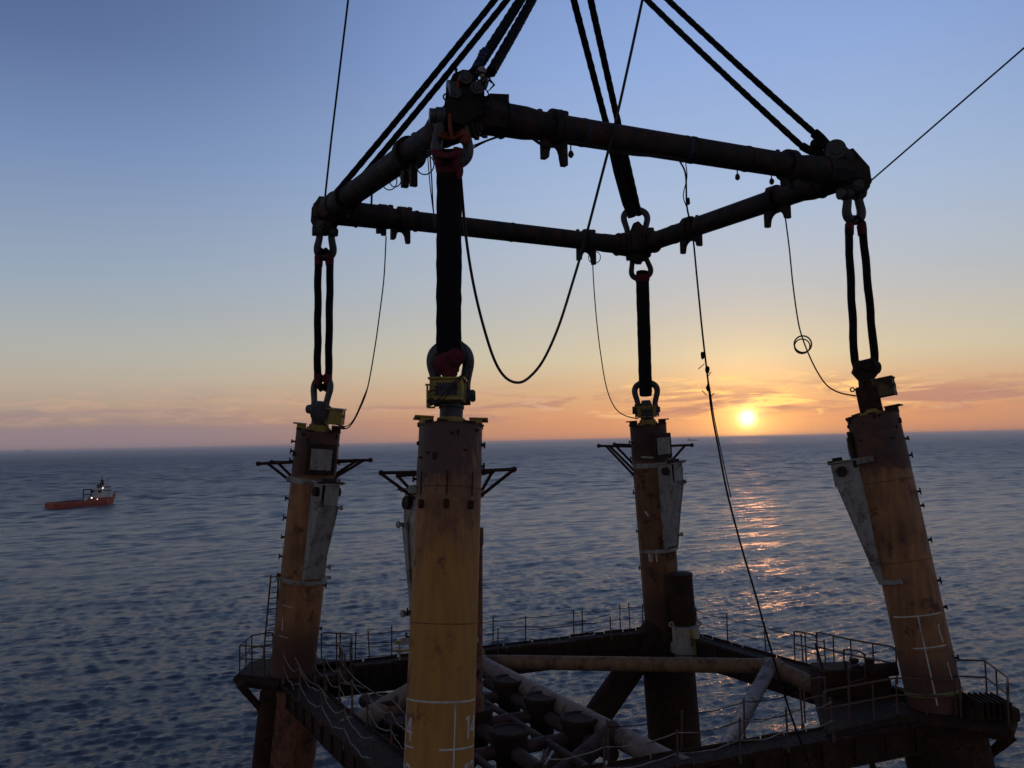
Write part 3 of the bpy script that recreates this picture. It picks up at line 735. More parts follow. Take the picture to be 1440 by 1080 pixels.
guard(cL, cN, -0.6, [0.08, 0.25, 0.45, 0.62, 0.8], 1.1, sag=0.3, matr='cord', r=0.035)
# loose lashings over the left walkway
k = MB()
for pts in ([(415, 925, 34.8), (432, 955, 34.2), (448, 965, 33.6), (470, 990, 32.3), (500, 1010, 31), (560, 1035, 29)],
            [(409, 958, 34.6), (420, 985, 33.6), (438, 1000, 32.8), (460, 1018, 31.6), (495, 1038, 30)],
            [(484, 935, 34.5), (500, 955, 33), (528, 975, 31.6), (552, 985, 30.6), (574, 1010, 29.4)],
            [(520, 985, 31), (535, 1006, 30.4), (555, 1020, 30), (573, 1038, 29.5)],
            [(480, 960, 33), (505, 965, 32.6), (512, 968, 32.5)],
            [(495, 1010, 30.5), (512, 1028, 30), (530, 1042, 29), (550, 1065, 28), (572, 1076, 27.4)]):
    k.tube(smooth_path([P(*p) for p in pts], 6), 0.02, 5, False)
k.build('lashing_rope', M['cord'], JK)
# platforms with handrails
def deck(poly, th, name='platform_deck'):
    k = MB(); k.prism([Vector((p.x, p.y, ZT-0.02-th/2)) for p in poly], (0, 0, 1), th)
    n = len(poly)
    for i in range(n):
        a, c = poly[i], poly[(i+1) % n]; a = Vector((a.x, a.y, ZT-th*0.5)); c = Vector((c.x, c.y, ZT-th*0.5))
        k.tube([a, c], th*0.36, 10)
    return k.build(name, M['dark'], JK, smooth=True)
def handrail(pts, h=1.1, levels=(1.0, 0.52), r=0.032, loop_ends=True):
    pts = [Vector((p.x, p.y, ZT)) for p in pts]; k = MB()
    for lv in levels:
        q = [p+Vector((0, 0, h*lv)) for p in pts]
        if lv == levels[0] and loop_ends:
            e0 = q[0]+(q[1]-q[0]).normalized()*0.15; q0 = [pts[0]+Vector((0, 0, h*0.52)), q[0]-Vector((0, 0, 0.18)), q[0]+(q[1]-q[0]).normalized()*0.05-Vector((0, 0, 0.04)), q[0]+(q[1]-q[0]).normalized()*0.18]
            q1 = [q[-1]+(q[-2]-q[-1]).normalized()*0.18, q[-1]+(q[-2]-q[-1]).normalized()*0.05-Vector((0, 0, 0.04)), q[-1]-Vector((0, 0, 0.18)), pts[-1]+Vector((0, 0, h*0.52))]
            q = q0+q[1:-1]+q1
        k.tube(q, r, 8)
    o = k.build('handrail', M['rail'], JK)
    for i, p in enumerate(pts):
        spots = [p]
        if i < len(pts)-1:
            ln = (pts[i+1]-p).length; m_ = int(ln/1.1)
            spots += [p.lerp(pts[i+1], (j+1)/(m_+1)) for j in range(m_)]
        for s_ in spots:
            kk = MB(); kk.cyl(s_-Vector((0, 0, 0.1)), s_+Vector((0, 0, h*0.98)), r*0.95, n=8); kk.build('post', M['rail'], o)
Z = lambda px, py: PZ(px, py, ZT)
deck([Z(334, 947), Z(352, 930), Z(395, 922), Z(450, 925), Z(496, 930), Z(490, 946), Z(450, 952), Z(395, 955)], 0.5)
handrail([Z(372, 948), Z(337, 946), Z(354, 930), Z(384, 924)]); handrail([Z(452, 925), Z(495, 928), Z(493, 940)]); 
handrail([Z(478, 945), Z(485, 960)], loop_ends=False)
brace(P(337, 962, 34.8), P(378, 1010, 35.8), 0.14, M['dark'], 'strut')
dkR = [Z(1165, 1030), Z(1262, 1006), Z(1330, 1008), Z(1418, 1022), Z(1423, 1008), Z(1392, 980), Z(1300, 975), Z(1240, 958), Z(1150, 972)]
deck(dkR, 0.45)
handrail([Z(1160, 1024), Z(1262, 1003), Z(1345, 1006)], 1.15)
handrail([Z(1345, 976), Z(1388, 978), Z(1420, 1005), Z(1419, 1018)], 1.2)
handrail([Z(1352, 1008), Z(1340, 975)], 1.15, loop_ends=False)
handrail([Z(1150, 932), Z(1198, 945), Z(1262, 958)], 1.25); handrail([Z(1118, 926), Z(1150, 934)], 1.15); handrail([Z(1188, 953), Z(1218, 960)], 1.1)
handrail([Z(1195, 985), Z(1218, 978)], 1.15); handrail([Z(1132, 1012), Z(1162, 1005)], 1.25)
brace(P(1424, 1034, 29.6), P(1352, 1092, 30.2), 0.16, M['dark'], 'strut'); brace(P(1219, 1040, 29.0), P(1232, 1100, 29.3), 0.09, M['dark'], 'strut')
brace(P(1150, 880, 33.0), P(1178, 985, 30.5), 0.0001, M['dark']) if False else None
# pipe rack and box beams between the right platform and the far girder
k = MB(); k.tube([P(1196, 947, 31.6), P(1262, 940, 31.2)], 0.24, 16)
k.box(P(1176, 962, 31.8), (1.5, 1.2, 1.3), None, 0.05); k.box(P(1217, 968, 31.4), (1.6, 0.7, 0.9), None, 0.04)
for px in (1201, 1223): k.cyl(P(px, 947, 31.6), P(px, 928, 31.6), 0.13, n=12); k.cyl(P(px, 930, 31.6), P(px, 926, 31.6), 0.17, n=12)
k.tube(smooth_path([P(1147, 905, 31.8), P(1158, 950, 31.2), P(1154, 965, 30.8), P(1154, 1015, 30.2)], 5), 0.05, 8)
k.tube([P(1188, 930, 31.4), P(1200, 1020, 30.2)], 0.05, 8)
k.build('box_beam', M['dark'], JK)
k = MB(); k.box(P(1388, 1000, 28.9), (1.6, 1.1, 0.45), None, 0.05)
for i in range(6): k.box(P(1368+i*8, 992, 28.6), (0.05, 1.2, 0.52))
k.build('hatch_box', M['dark'], JK, smooth=False)
# small yellow gear left of the yellow leg
k = MB(); k.box(P(569, 902, 34.5), (0.7, 0.4, 0.14), None, 0.03); k.box(P(566, 914, 34.5), (0.8, 0.3, 0.08), None, 0.02); k.cyl(P(562, 902, 34.5), P(562, 928, 34.5), 0.03, n=6); k.build('valve_gear', M['yellow'], JK)
# ------------------------------------------------------------------ shackles, slings and lifting tools
def shackle(name, pin_c, bow_dir, pin_dir, W_, Lh, r, material, label, parent=None, group=None, nut=True):
    # pin_c: pin centre; bow_dir: from the pin to the bow; pin_dir: along the pin
    o = thing(name, pin_c, label, 'shackle', group)
    B, X = Vector(bow_dir).normalized(), Vector(pin_dir); X = (X-B*X.dot(B)).normalized()
    pts = []; c = Vector(pin_c)
    for u_, w_ in ((0.0, 0.78), (0.25, 0.80), (0.45, 0.92), (0.62, 1.03), (0.76, 1.02), (0.88, 0.86), (0.97, 0.5), (1.0, 0.0)):
        pts.append((u_, w_))
    full = [c+B*(u_*Lh)-X*(w_*W_/2) for u_, w_ in pts]+[c+B*(u_*Lh)+X*(w_*W_/2) for u_, w_ in reversed(pts[:-1])]
    k = MB(); sp = smooth_path(full, 5); n = len(sp)
    k.tube(sp, [r*(1.0+0.18*math.sin(math.pi*i/(n-1))) for i in range(n)], 14)
    Yv = B.cross(X)
    for s_ in (-1, 1):
        k.cyl(c+X*(s_*W_*0.39-r*0.9), c+X*(s_*W_*0.39+r*0.9), r*1.75, n=20)
    k.build('bow', material, o)
    k = MB(); k.cyl(c-X*(W_*0.39+r*1.7), c+X*(W_*0.39+r*1.9), r*0.95, n=18)
    k.cyl(c-X*(W_*0.39+r*2.2), c-X*(W_*0.39+r*1.0), r*1.45, n=20); k.cyl(c+X*(W_*0.39+r*1.0), c+X*(W_*0.39+r*1.7), r*1.3, n=6)
    k.build('pin', material, o)
    return o
def round_sling(label, top, bot, sep_dir, sep_t, sep_b, w, t, face, group, wrap_top=None, wrap_bot=None):
    # loop of two plies between two points; sep_* = half distance of the plies from the middle
    o = thing('sling', bot, label, 'sling', group)
    D = (Vector(bot)-Vector(top)); Ln = D.length; D.normalize(); Sx = Vector(sep_dir); Sx = (Sx-D*Sx.dot(D)).normalized()
    for s_ in (-1, 1):
        k = MB(); pts = []
        nn = 26
        for i in range(nn+1):
            u_ = i/nn; sp = sep_t+(sep_b-sep_t)*u_
            e = min(1, min(u_, 1-u_)*Ln/0.45); e = math.sqrt(max(0, 1-(1-e)**2))
            pts.append(Vector(top)+D*(u_*Ln)+Sx*(s_*sp*e)+Sx*(0.012*math.sin(u_*23+s_)))
        X, Y_, _ = frame(D, Sx)            # X is across (perpendicular to the separation)
        k.tube(pts, w/2, 14, True, flat=t/w, hint=Sx, jit=0.035)
        k.build('ply', M['sling'], o)
    for wr, pos, s0 in ((wrap_top, top, 1), (wrap_bot, bot, -1)):
        if wr:
            k = MB()
            for s_ in (-1, 1):
                sp = sep_t if s0 == 1 else sep_b
                c = Vector(pos)+D*(s0*0.42*wr)+Sx*(s_*sp*0.9)
                k.tube([c-D*0.22*wr, c-D*0.1, c+D*0.1, c+D*0.24*wr], [w/2*1.02, w/2*1.14, w/2*1.1, w/2*1.04], 14, flat=(t/w)*1.05, hint=Sx, jit=0.06)
            k.build('cloth_wrap', M['red'], o)
    return o
def lifting_tool(lg, sh, label, phi_box, box=(1.1, 0.55, 0.66), boxmat='yellow', small=False, box_h=0.95, tool=None, off=0.5):
    o = thing('lifting_tool', lg.T, label, 'lifting tool', 'lifting tools in the leg tops')
    A = -lg.D; u, v = lg.u, lg.v
    k = MB(); k.lathe(lg.T, A, [(-0.3, 0.36), (-0.02, 0.38), (0.05, 0.40), (0.22, 0.40), (0.24, 0.34)], 32)
    for i in range(12):
        a = 2*math.pi*i/12; k.cyl(lg.T+A*0.0+(u*math.cos(a)+v*math.sin(a))*0.44, lg.T+A*0.12+(u*math.cos(a)+v*math.sin(a))*0.44, 0.035, n=6)
    k.lathe(lg.T, A, [(0.0, 0.50), (0.05, 0.50), (0.055, 0.40)], 32)
    k.build('base_ring', M['yellow'], o)
    k = MB(); k.lathe(lg.T, A, [(0.2, 0.33), (0.5, 0.33), (0.52, 0.36), (0.60, 0.36), (0.62, 0.30), (1.0, 0.28), (1.2, 0.2)], 32)
    k.build('spigot', M['greyd'], o)
    R = lg.rad(phi_box); T = lg.tan(phi_box); c = lg.T+A*box_h+R*off; bx_, by_, bz_ = box
    k = MB(); k.box(c, (by_, bx_, bz_), (R, T, A), 0.02)
    k.box(c+A*(bz_/2+0.02), (by_+0.14, bx_+0.16, 0.05), (R, T, A))
    for s_ in (-1, 1):
        for q_ in (-1, 1): k.box(c+T*(s_*(bx_/2+0.01))+R*(q_*(by_/2+0.01)), (0.05, 0.05, bz_+0.02), (R, T, A))
    k.box(c-A*(bz_/2-0.03)+R*(by_/2+0.012), (0.03, bx_*0.95, 0.07), (R, T, A))
    k.build('control_box', M[boxmat], o, smooth=False)
    k = MB(); k.box(c+R*(by_/2+0.012), (0.016, bx_*0.72, bz_*0.62), (R, T, A)); 
    for s_ in (-0.2, 0.22): k.cyl(c+R*(by_/2+0.02)+T*(s_*bx_)+A*0.05, c+R*(by_/2+0.07)+T*(s_*bx_)+A*0.05, 0.07, n=12)
    k.build('panel', M['greyd'], o)
    return o, A, u, v
# near leg
oN, A, u, v = lifting_tool(LN, SN, 'grey lifting tool with open yellow box on the yellow-painted leg', -12, (0.86, 0.42, 0.58), box_h=0.90, off=0.60)
k = MB()     # side frame of the box and hoses
c = P(597, 555, 23.2)
for a_, b_ in (((601, 540), (601, 573)), ((601, 573), (612, 573)), ((598, 541), (614, 541)), ((600, 556), (612, 552))): k.cyl(P(*a_, 23.2), P(*b_, 23.2), 0.03, n=6)
k.build('box_frame', M['yellow'], oN)
k = MB()
for pts in ([(648, 528), (632, 545), (618, 560), (606, 566)], [(651, 528), (636, 547), (620, 564), (604, 570)], [(600, 566), (606, 560), (612, 566), (602, 572)], [(603, 552), (609, 549), (616, 551)]):
    k.tube(smooth_path([P(x, y, 23.0) for x, y in pts], 6), 0.022, 6)
k.build('hose', M['cable'], oN)
pinN = LN.T+A*0.86
shackle('shackle', pinN, P(633, 500, 24.1)-pinN, v, 0.98, 1.45, 0.15, M['grey'], 'large grey shackle holding the lower end of the wide sling above the yellow leg', group='shackles on the leg tops')
# left leg
oL, A, u, v = lifting_tool(LL, SL, 'grey lifting tool with yellow box on the left leg beside the ladder', 78, (0.55, 0.62, 0.62), box_h=0.62, off=0.62)
k = MB(); c = LL.T+A*0.68-v*0.02+u*0.3; k.lathe(c, u, [(-0.5, 0.34), (0.0, 0.38), (0.05, 0.38), (0.06, 0.30), (0.10, 0.30), (0.12, 0.15)], 28); k.build('trunnion', M['greyd'], oL)
pinL = LL.T+A*0.85-v*0.05
shackle('shackle', pinL, P(454, 536, 35.2)-pinL, (v*0.8+u*0.6), 0.78, 1.3, 0.125, M['grey'], 'grey shackle with red cloth above the left leg with the ladder', group='shackles on the leg tops')
# far leg
oF, A, u, v = lifting_tool(LF, SF, 'lifting tool with ring of small fittings on the farthest leg', 0, (0.8, 0.4, 0.5), box_h=0.62, off=0.3)
k = MB(); c = LF.T+A*0.72; k.ring(c, A, 0.55, 0.05, 28, 6); k.ring(c-A*0.25, A, 0.55, 0.05, 28, 6)
for i in range(14):
    a = 2*math.pi*i/14; p = c+(u*math.cos(a)+v*math.sin(a))*0.56; k.cyl(p-A*0.36, p+A*(0.12+0.1*(i % 3)), 0.035, n=6)
k.build('fitting_ring', M['greyd'], oF)
pinF = LF.T+A*0.72
shackle('shackle', pinF, P(908, 541, 42)-pinF, v, 1.05, 1.35, 0.13, M['greyd'], 'dark rounded shackle above the farthest leg near the sun', group='shackles on the leg tops')
# right leg
oR, A, u, v = lifting_tool(LRt, SR, 'tall dark lifting tool with square box on the right leaning leg', 80, (0.55, 0.62, 0.62), boxmat='olive', box_h=0.92, off=0.60)
k = MB(); k.box(LRt.T+A*0.62, (0.78, 0.72, 0.95), (v, u, A), 0.05); k.ring(LRt.T+A*1.08-v*0.48, u, 0.07, 0.025, 14, 6); k.build('housing', M['dark'], oR)
k = MB(); k.prism([P(1204, 512, 31.1), P(1210, 507, 31.1), P(1222, 504, 31.1), P(1229, 507, 31.1), P(1235, 521, 31.1), P(1226, 534, 31.1), P(1223, 548, 31.1), P(1211, 548, 31.1), P(1210, 535, 31.1), P(1200, 524, 31.1)], (0, 1, 0), 0.42)
for s_ in (-1, 1): k.cyl(P(1217+s_*7, 517, 30.95), P(1217+s_*16, 517, 31.05), 0.27, 0.24, n=20)
k.build('yoke', M['dark'], oR)
# lower slings: from the spreader frame corners down to the leg tops
Lo = 'slings hanging from the frame corners'
round_sling('wide black sling hanging from the nearest frame corner above the yellow leg', P(632, 214, 24.0), P(631, 512, 24.1), (0, 1, 0), 0.16, 0.16, 0.70, 0.26, None, Lo, 1.0, None)
k = MB(); c = P(629, 512, 23.75); k.blob(c, 0.40, 0.30, 0.34, rough=0.14); k.blob(P(632, 522, 23.65), 0.22, 0.2, 0.32, rough=0.2); k.blob(P(640, 503, 23.8), 0.26, 0.22, 0.26, rough=0.2)
ww = k.build('cloth', M['red'], None); tag(ww, 'dark red cloth wrapped over the large shackle above the yellow leg', 'cloth')
k = MB(); k.tube(smooth_path([P(645, 208, 23.5), P(642, 222, 23.5), P(644, 238, 23.55), P(647, 252, 23.6)], 5), [0.15-0.006*i for i in range(16)], 10, flat=0.45, jit=0.12)
k.tube(smooth_path([P(613, 205, 23.9), P(616, 216, 23.6), P(630, 219, 23.5), P(642, 217, 23.5)], 5), 0.17, 10, flat=0.5, jit=0.12); k.blob(P(619, 222, 23.62), 0.15, 0.07, 0.2, rough=0.15)
tag(k.build('cloth', M['red'], None), 'red cloth hanging below the near frame corner shackle', 'cloth')
round_sling('pair of black sling plies above the left leg with the ladder', P(456, 352, 35.2), P(454, 548, 35.2), (1, 0.1, 0), 0.25, 0.22, 0.62, 0.30, None, Lo, 1.0, 1.0)
round_sling('narrow brown-black sling above the farthest leg', P(903, 382, 42.0), P(908, 556, 42.0), (0, 1, 0), 0.16, 0.16, 0.60, 0.26, None, Lo, 0.8, None)
round_sling('spread pair of sling plies above the right leaning leg', P(1202, 306, 31.1), P(1217, 524, 31.1), (1, 0.05, 0), 0.26, 0.39, 0.45, 0.23, None, Lo, 1.0, None)
# ------------------------------------------------------------------ spreader frame
NJ, RJ, LJ, FJ = P(649, 150, 24.0), P(1198, 246, 31.1), P(443, 305, 35.2), P(897, 347, 42.0)
NJ = P(655, 160, 24.2); LJ = P(462, 297, 35.0); RJ = P(1190, 246, 31.1)
SFm = thing('spreader_frame', (NJ+RJ+LJ+FJ)/4, 'black tubular rectangular spreader frame slung above the four legs', 'spreader frame')
TR = 0.43
def member(a, c, ra=0.56, rc=0.56, la=1.9, lc=1.9):
    d = (c-a).normalized(); k = MB()
    k.tube([a+d*0.3, a+d*la, a+d*(la+0.02), a+d*(la+0.5), c-d*(lc+0.5), c-d*(lc+0.02), c-d*lc, c-d*0.3], [ra, ra*0.98, ra*0.98, TR, TR, rc*0.98, rc*0.98, rc], 36)
    return k.build('tube', M['black'], SFm)
tNR, tFR, tLF, tNL = member(NJ, RJ, 0.50, 0.50), member(RJ, FJ, 0.52, 0.44, 1.6, 1.6), member(LJ, FJ, 0.52, 0.46, 2.4, 1.8), member(LJ, NJ, 0.52, 0.55, 2.0, 1.6)
def node(J, n1, n2, up=0.75, dn=1.05, out=0.9, th=0.34):
    # vertical cheek plates along the diagonal of the corner, pointing outward
    i1 = (n1-J).normalized(); i2 = (n2-J).normalized(); o = -(i1+i2); o.z = 0; o.normalize(); z = Vector((0, 0, 1)); sd = z.cross(o)
    k = MB()
    prof = [(-1.0, 0.45), (-0.2, up), (0.25, up+0.08), (out, 0.12), (out+0.05, -0.45), (out-0.2, -dn), (out-0.65, -dn), (-0.25, -0.55), (-1.0, -0.42)]
    for s_ in (-1, 1): k.prism([J+o*a+z*c_+sd*(s_*th*0.8) for a, c_ in prof], sd, 0.12)
    k.prism([J+o*a*0.93+z*c_*0.9 for a, c_ in prof], sd, th)
    for dd in (i1, i2):
        q = J+dd*0.7; X_ = z.cross(dd).normalized()
        k.tube([J-dd*0.15, J+dd*0.35, J+dd*1.15], [0.44, 0.56, 0.55], 8)
        k.ring(J+dd*1.2, dd, 0.52, 0.05, 30, 6)
    k.box(J+z*0.0, (1.05, 1.05, 0.9), (o, sd, z), 0.18)
    k.build('corner_node', M['black'], SFm, smooth=True)
    for (a, c_) in ((out-0.42, -dn+0.28), (0.05, up-0.22)):
        kk = MB(); q = J+o*a+z*c_; kk.cyl(q-sd*0.42, q+sd*0.42, 0.2, n=20); kk.cyl(q-sd*0.5, q+sd*0.5, 0.11, n=14); kk.build('corner_pin', M['greyd'], SFm)
    # small brackets, bolts and stops
    for i in range(6):
        kk = MB(); a = random.choice((i1, i2)); q = J+a*random.uniform(0.5, 1.7)+z*random.uniform(-.1, .5)+sd*random.uniform(-.5, .5)
        kk.box(q, (random.uniform(.06, .2), random.uniform(.06, .2), random.uniform(.06, .22)), (o, sd, z)); kk.build('fitting', M['dark'], SFm, smooth=False)
    return o, sd
oN_, sN_ = node(NJ, RJ, LJ, 0.55, 0.75, 0.45)
oR_, sR_ = node(RJ, NJ, FJ, 0.8, 0.8, 0.78)
oL_, sL_ = node(LJ, NJ, FJ, 0.5, 0.95, 0.6)
oF_, sF_ = node(FJ, RJ, LJ, 0.45, 0.75, 0.3)
def clampring(a, c, px_t, foot=None, ring=True, fl=0.62, material='black', hoop=0.13):
    # collar round a tube at fraction px_t; foot = list of (offset along, length) cradle feet hanging below
    p = a.lerp(c, px_t); d = (c-a).normalized(); z = Vector((0, 0, 1)); z = (z-d*z.dot(d)).normalized(); x = z.cross(d)
    k = MB()
    if ring:
        k.lathe(p-d*0.12, d, [(0, TR), (0, TR+hoop), (0.24, TR+hoop), (0.24, TR)], 32)
        k.ring(p+d*0.16, d, TR+hoop*0.8, 0.035, 30, 6)
    k.box(p+z*(TR+0.08)+d*0.42, (0.14, 0.24, 0.16), (x, d, z), 0.03); k.box(p+z*(TR+0.04)-d*0.45, (0.10, 0.16, 0.1), (x, d, z), 0.02)
    o = k.build('saddle_clamp', M[material], SFm)
    if foot:
        L0, w = foot; kk = MB()
        pr = [(-w/2, -TR*0.6), (w/2, -TR*0.6), (w/2, -TR-L0), (w/2-0.16, -TR-L0)]
        for i in range(9):
            t = math.pi*i/8; pr.append(((w/2-0.20)*math.cos(t), -TR-L0*0.72+(L0*0.55)*math.sin(t)))
        pr += [(-w/2+0.16, -TR-L0*0.8), (-w/2, -TR-L0*0.8)]
        kk.prism([p+d*a_+z*b_ for a_, b_ in pr], x, 0.22); kk.build('cradle_foot', M[material], o, smooth=False)
    return o
def fr(a, c, px):
    lo, hi = 0.0, 1.0; s_ = 1 if proj(c)[0] > proj(a)[0] else -1
    for _ in range(40):
        md = (lo+hi)/2
        if s_*(proj(a.lerp(c, md))[0]-px) < 0: lo = md
        else: hi = md
    return lo
clampring(NJ, RJ, fr(NJ, RJ, 778), (0.72, 0.85)); clampring(NJ, RJ, fr(NJ, RJ, 1108), (0.40, 0.6))
clampring(RJ, FJ, fr(RJ, FJ, 1092), (0.62, 1.25)); clampring(RJ, FJ, fr(RJ, FJ, 971), (0.62, 1.3))
clampring(LJ, FJ, fr(LJ, FJ, 563), (0.60, 0.85)); clampring(LJ, FJ, fr(LJ, FJ, 824), (0.70, 1.0)); clampring(LJ, FJ, fr(LJ, FJ, 536), (0.35, 0.4))
clampring(LJ, NJ, fr(LJ, NJ, 575), (0.75, 0.9), hoop=0.14); clampring(LJ, NJ, fr(LJ, NJ, 488))
def band(a, c, px, material, w=0.08, h=0.012):
    p = a.lerp(c, fr(a, c, px)); d = (c-a).normalized(); k = MB()
    k.lathe(p-d*w/2, d, [(0, TR), (0, TR+h), (w, TR+h), (w, TR)], 36); k.build('band', M[material], SFm)
band(NJ, RJ, 820, 'blue'); band(NJ, RJ, 963, 'blue', 0.06); band(NJ, RJ, 973, 'dark', 0.10, 0.02); band(NJ, RJ, 1050, 'dark', 0.06, 0.02)
band(LJ, FJ, 720, 'dark', 0.07, 0.02); band(LJ, FJ, 850, 'dark', 0.1, 0.02); band(LJ, FJ, 585, 'dark', 0.07, 0.04); band(RJ, FJ, 948, 'dark', 0.1, 0.02); band(RJ, FJ, 1150, 'dark', 0.1, 0.03)
# shackle rings hung on the near-right tube, hanging weights
for px, dl in ((802, 0.28), (1036, 0.22), (1084, 0.20)):
    a = NJ.lerp(RJ, fr(NJ, RJ, px))-Vector((0, 0, TR-0.02)); k = MB(); k.tube([a, a-Vector((0, 0, dl))], 0.022, 6); k.blob(a-Vector((0, 0, dl+0.06)), 0.09, 0.09, 0.12, rough=0.1, n=6, mm=8)
    k.build('hanging_tag', M['black'], SFm)
a = P(762, 165, 25.0); k = MB(); k.ring(a, (0.2, 1, 0), 0.10, 0.025, 16, 6); k.build('lashing_ring', M['rail'], SFm)
a = P(1137, 229, 29.9); k = MB(); k.tube(smooth_path([P(1131, 222, 29.9), P(1132, 233, 29.85), P(1138, 238, 29.85), P(1144, 232, 29.9), P(1144, 221, 29.95)], 5), 0.035, 6); k.build('lashing_ring', M['rail'], SFm)
# cable run along the underside of the near-right tube
def cable(pts, r, label, name='cable', cat='cable', material='cable', group=None, extra=None, k=8):
    m_ = MB(); m_.tube(smooth_path(pts, k), r, 7)
    if extra: extra(m_)
    return tag(m_.build(name, M[material], None), label, cat, group)
def tied(pts, r, name='tied_cable'):
    m_ = MB(); m_.tube(smooth_path(pts, 6), r, 6); return m_.build(name, M['cable'], SFm)
tied([P(655, 214, 24.3), P(690, 196, 24.6), P(733, 188, 25), P(768, 205, 25.2), P(790, 206, 25.4), P(806, 199, 25.6), P(850, 210, 26.0), P(890, 218, 26.5), P(940, 221, 27.0), P(962, 226, 27.3)], 0.03)
tied([P(655, 209, 24.3), P(700, 192, 24.6), P(733, 187, 25), P(768, 207, 25.2), P(800, 200, 25.5), P(830, 203, 25.9), P(880, 213, 26.4), P(925, 219, 27.0)], 0.022)
tied([P(650, 212, 24.3), P(620, 210, 24.3), P(600, 212, 25.4)], 0.022)
for c, r, q in (((548, 256), 0.28, 29.8), ((556, 254), 0.22, 29.6), ((560, 236), 0.2, 28.6), ((598, 232), 0.30, 26.4), ((540, 250), 0.16, 30.0), ((596, 216), 0.14, 26)):
    m_ = MB(); m_.ring(P(*c, q), (0.3, 1, 0.1), r, 0.022, 18, 5, flat=1.0)
    m_.build('cable_coil', M['cable'], SFm)
tied([P(523, 268, 32), P(522, 290, 32), P(519, 300, 32.5)], 0.04)
# slings between the corners and the crane hook
HK = P(798, -110, 33.0)
Up = 'slings rising from the frame corners to the crane hook'
def hoist_sling(label, plies, r, lay=True, extra=None):
    o = thing('hoist_sling', plies[0][0], label, 'sling', Up)
    for a, c in plies:
        k = MB(); n = int((c-a).length/0.07) if lay else 12
        k.tube([a.lerp(c, i/n)-Vector((0, 0, 0.12*4*(i/n)*(1-i/n))) for i in range(n+1)], r, 18 if lay else 12, True, lobes=6 if lay else 0, twist=12.0, jit=0.02 if lay else 0)
        k.build('rope_ply', M['rope'], o)
    return o
o = hoist_sling('thick laid wire sling pair rising from the nearest frame corner', [(P(664, 106, 24.1), P(797, -112, 33.0)), (P(690, 102, 24.5), P(806, -112, 33.0))], 0.155)
k = MB()
for i in range(9): k.blob(P(671+i*1.3, 92-i*2.6, 24.2), 0.13, 0.13, 0.10, rough=0.25, n=6, mm=9)
k.build('cloth_wrap', M['blue'], o, label='dark blue cloth rags on the rope')
o = hoist_sling('two dark slings rising from the left frame corner behind the near tube', [(P(462, 284, 35.0), P(784, -112, 33.0)), (P(490, 272, 35.3), P(801, -112, 33.2))], 0.125)
o = hoist_sling('two slings crossing behind the near-right tube to the farthest frame corner', [(P(887, 302, 42.0), P(778, -112, 33.3)), (P(899, 302, 42.1), P(806, -112, 33.3))], 0.145)
k = MB(); k.tube([P(862, 200, 40), P(872, 240, 40.8), P(884, 285, 41.6), P(890, 304, 42)], [0.30, 0.33, 0.33, 0.26], 14, flat=0.7, hint=(0, 1, 0), jit=0.05); k.build('rope_eye', M['rope'], o)
o = hoist_sling('two open slings rising from the right frame corner', [(P(1130, 208, 31.0), P(797, -112, 33.0)), (P(1148, 190, 31.2), P(823, -112, 33.2))], 0.11)
# the eye of the right slings round its trunnion
k = MB(); k.tube(smooth_path([P(1127, 205, 31.0), P(1140, 212, 31), P(1158, 217, 31), P(1172, 212, 31)], 5), [0.15]*15+[0.18], 12)
k.tube(smooth_path([P(1145, 187, 31.1), P(1153, 194, 31), P(1162, 204, 31), P(1170, 212, 31)], 5), [0.18]*16, 12); k.blob(P(1152, 203, 30.95), 0.34, 0.2, 0.24, rough=0.1)
k.build('sling_eye', M['rope'], o)
k = MB(); c = P(1174, 216, 30.9); k.cyl(c-sR_*0.55, c+sR_*0.55, 0.36, n=28); k.cyl(c-sR_*0.62, c+sR_*0.62, 0.22, n=20)
k.prism([P(1165, 226, 31), P(1160, 212, 31), P(1170, 205, 31), P(1183, 206, 31), P(1213, 234, 31), P(1214, 250, 31)], (0, 1, 0), 0.5)
k.build('trunnion', M['greyd'], SFm)
# clutter lashed round the near corner: rope turns, rag ends and hose loops
rnd = random.Random(3)
for i in range(9):
    px, py = rnd.uniform(630, 684), rnd.uniform(98, 150); k = MB()
    k.ring(P(px, py, 23.5+rnd.uniform(-.1, .4)), (rnd.uniform(-.6, .6), 1, rnd.uniform(-.6, .6)), rnd.uniform(0.10, 0.22), rnd.uniform(0.018, 0.035), 16, 5); k.build('rope_turn', M['rope' if i % 3 else 'blue'], SFm)
for i in range(7):
    px, py = rnd.uniform(640, 690), rnd.uniform(86, 140); a = P(px, py, 23.6); k = MB()
    k.tube([a, a+Vector((rnd.uniform(-.1, .12), -.02, -rnd.uniform(.1, .2))), a+Vector((rnd.uniform(-.12, .16), -.03, -rnd.uniform(.25, .45)))], [0.04, 0.03, 0.008], 6, jit=0.1); k.build('rag_end', M['sling'], SFm)
for px, py, r in ((669, 126, 0.2), (640, 133, 0.17), (654, 112, 0.2)):
    k = MB(); c = P(px, py, 23.5); k.cyl(c, c+Vector((0.04, -0.16, 0)), r, r*0.92, n=20); k.cyl(c+Vector((0.04, -0.16, 0)), c+Vector((0.05, -0.2, 0)), r*0.5, n=14); k.build('pin_head', M['greyd'], SFm)
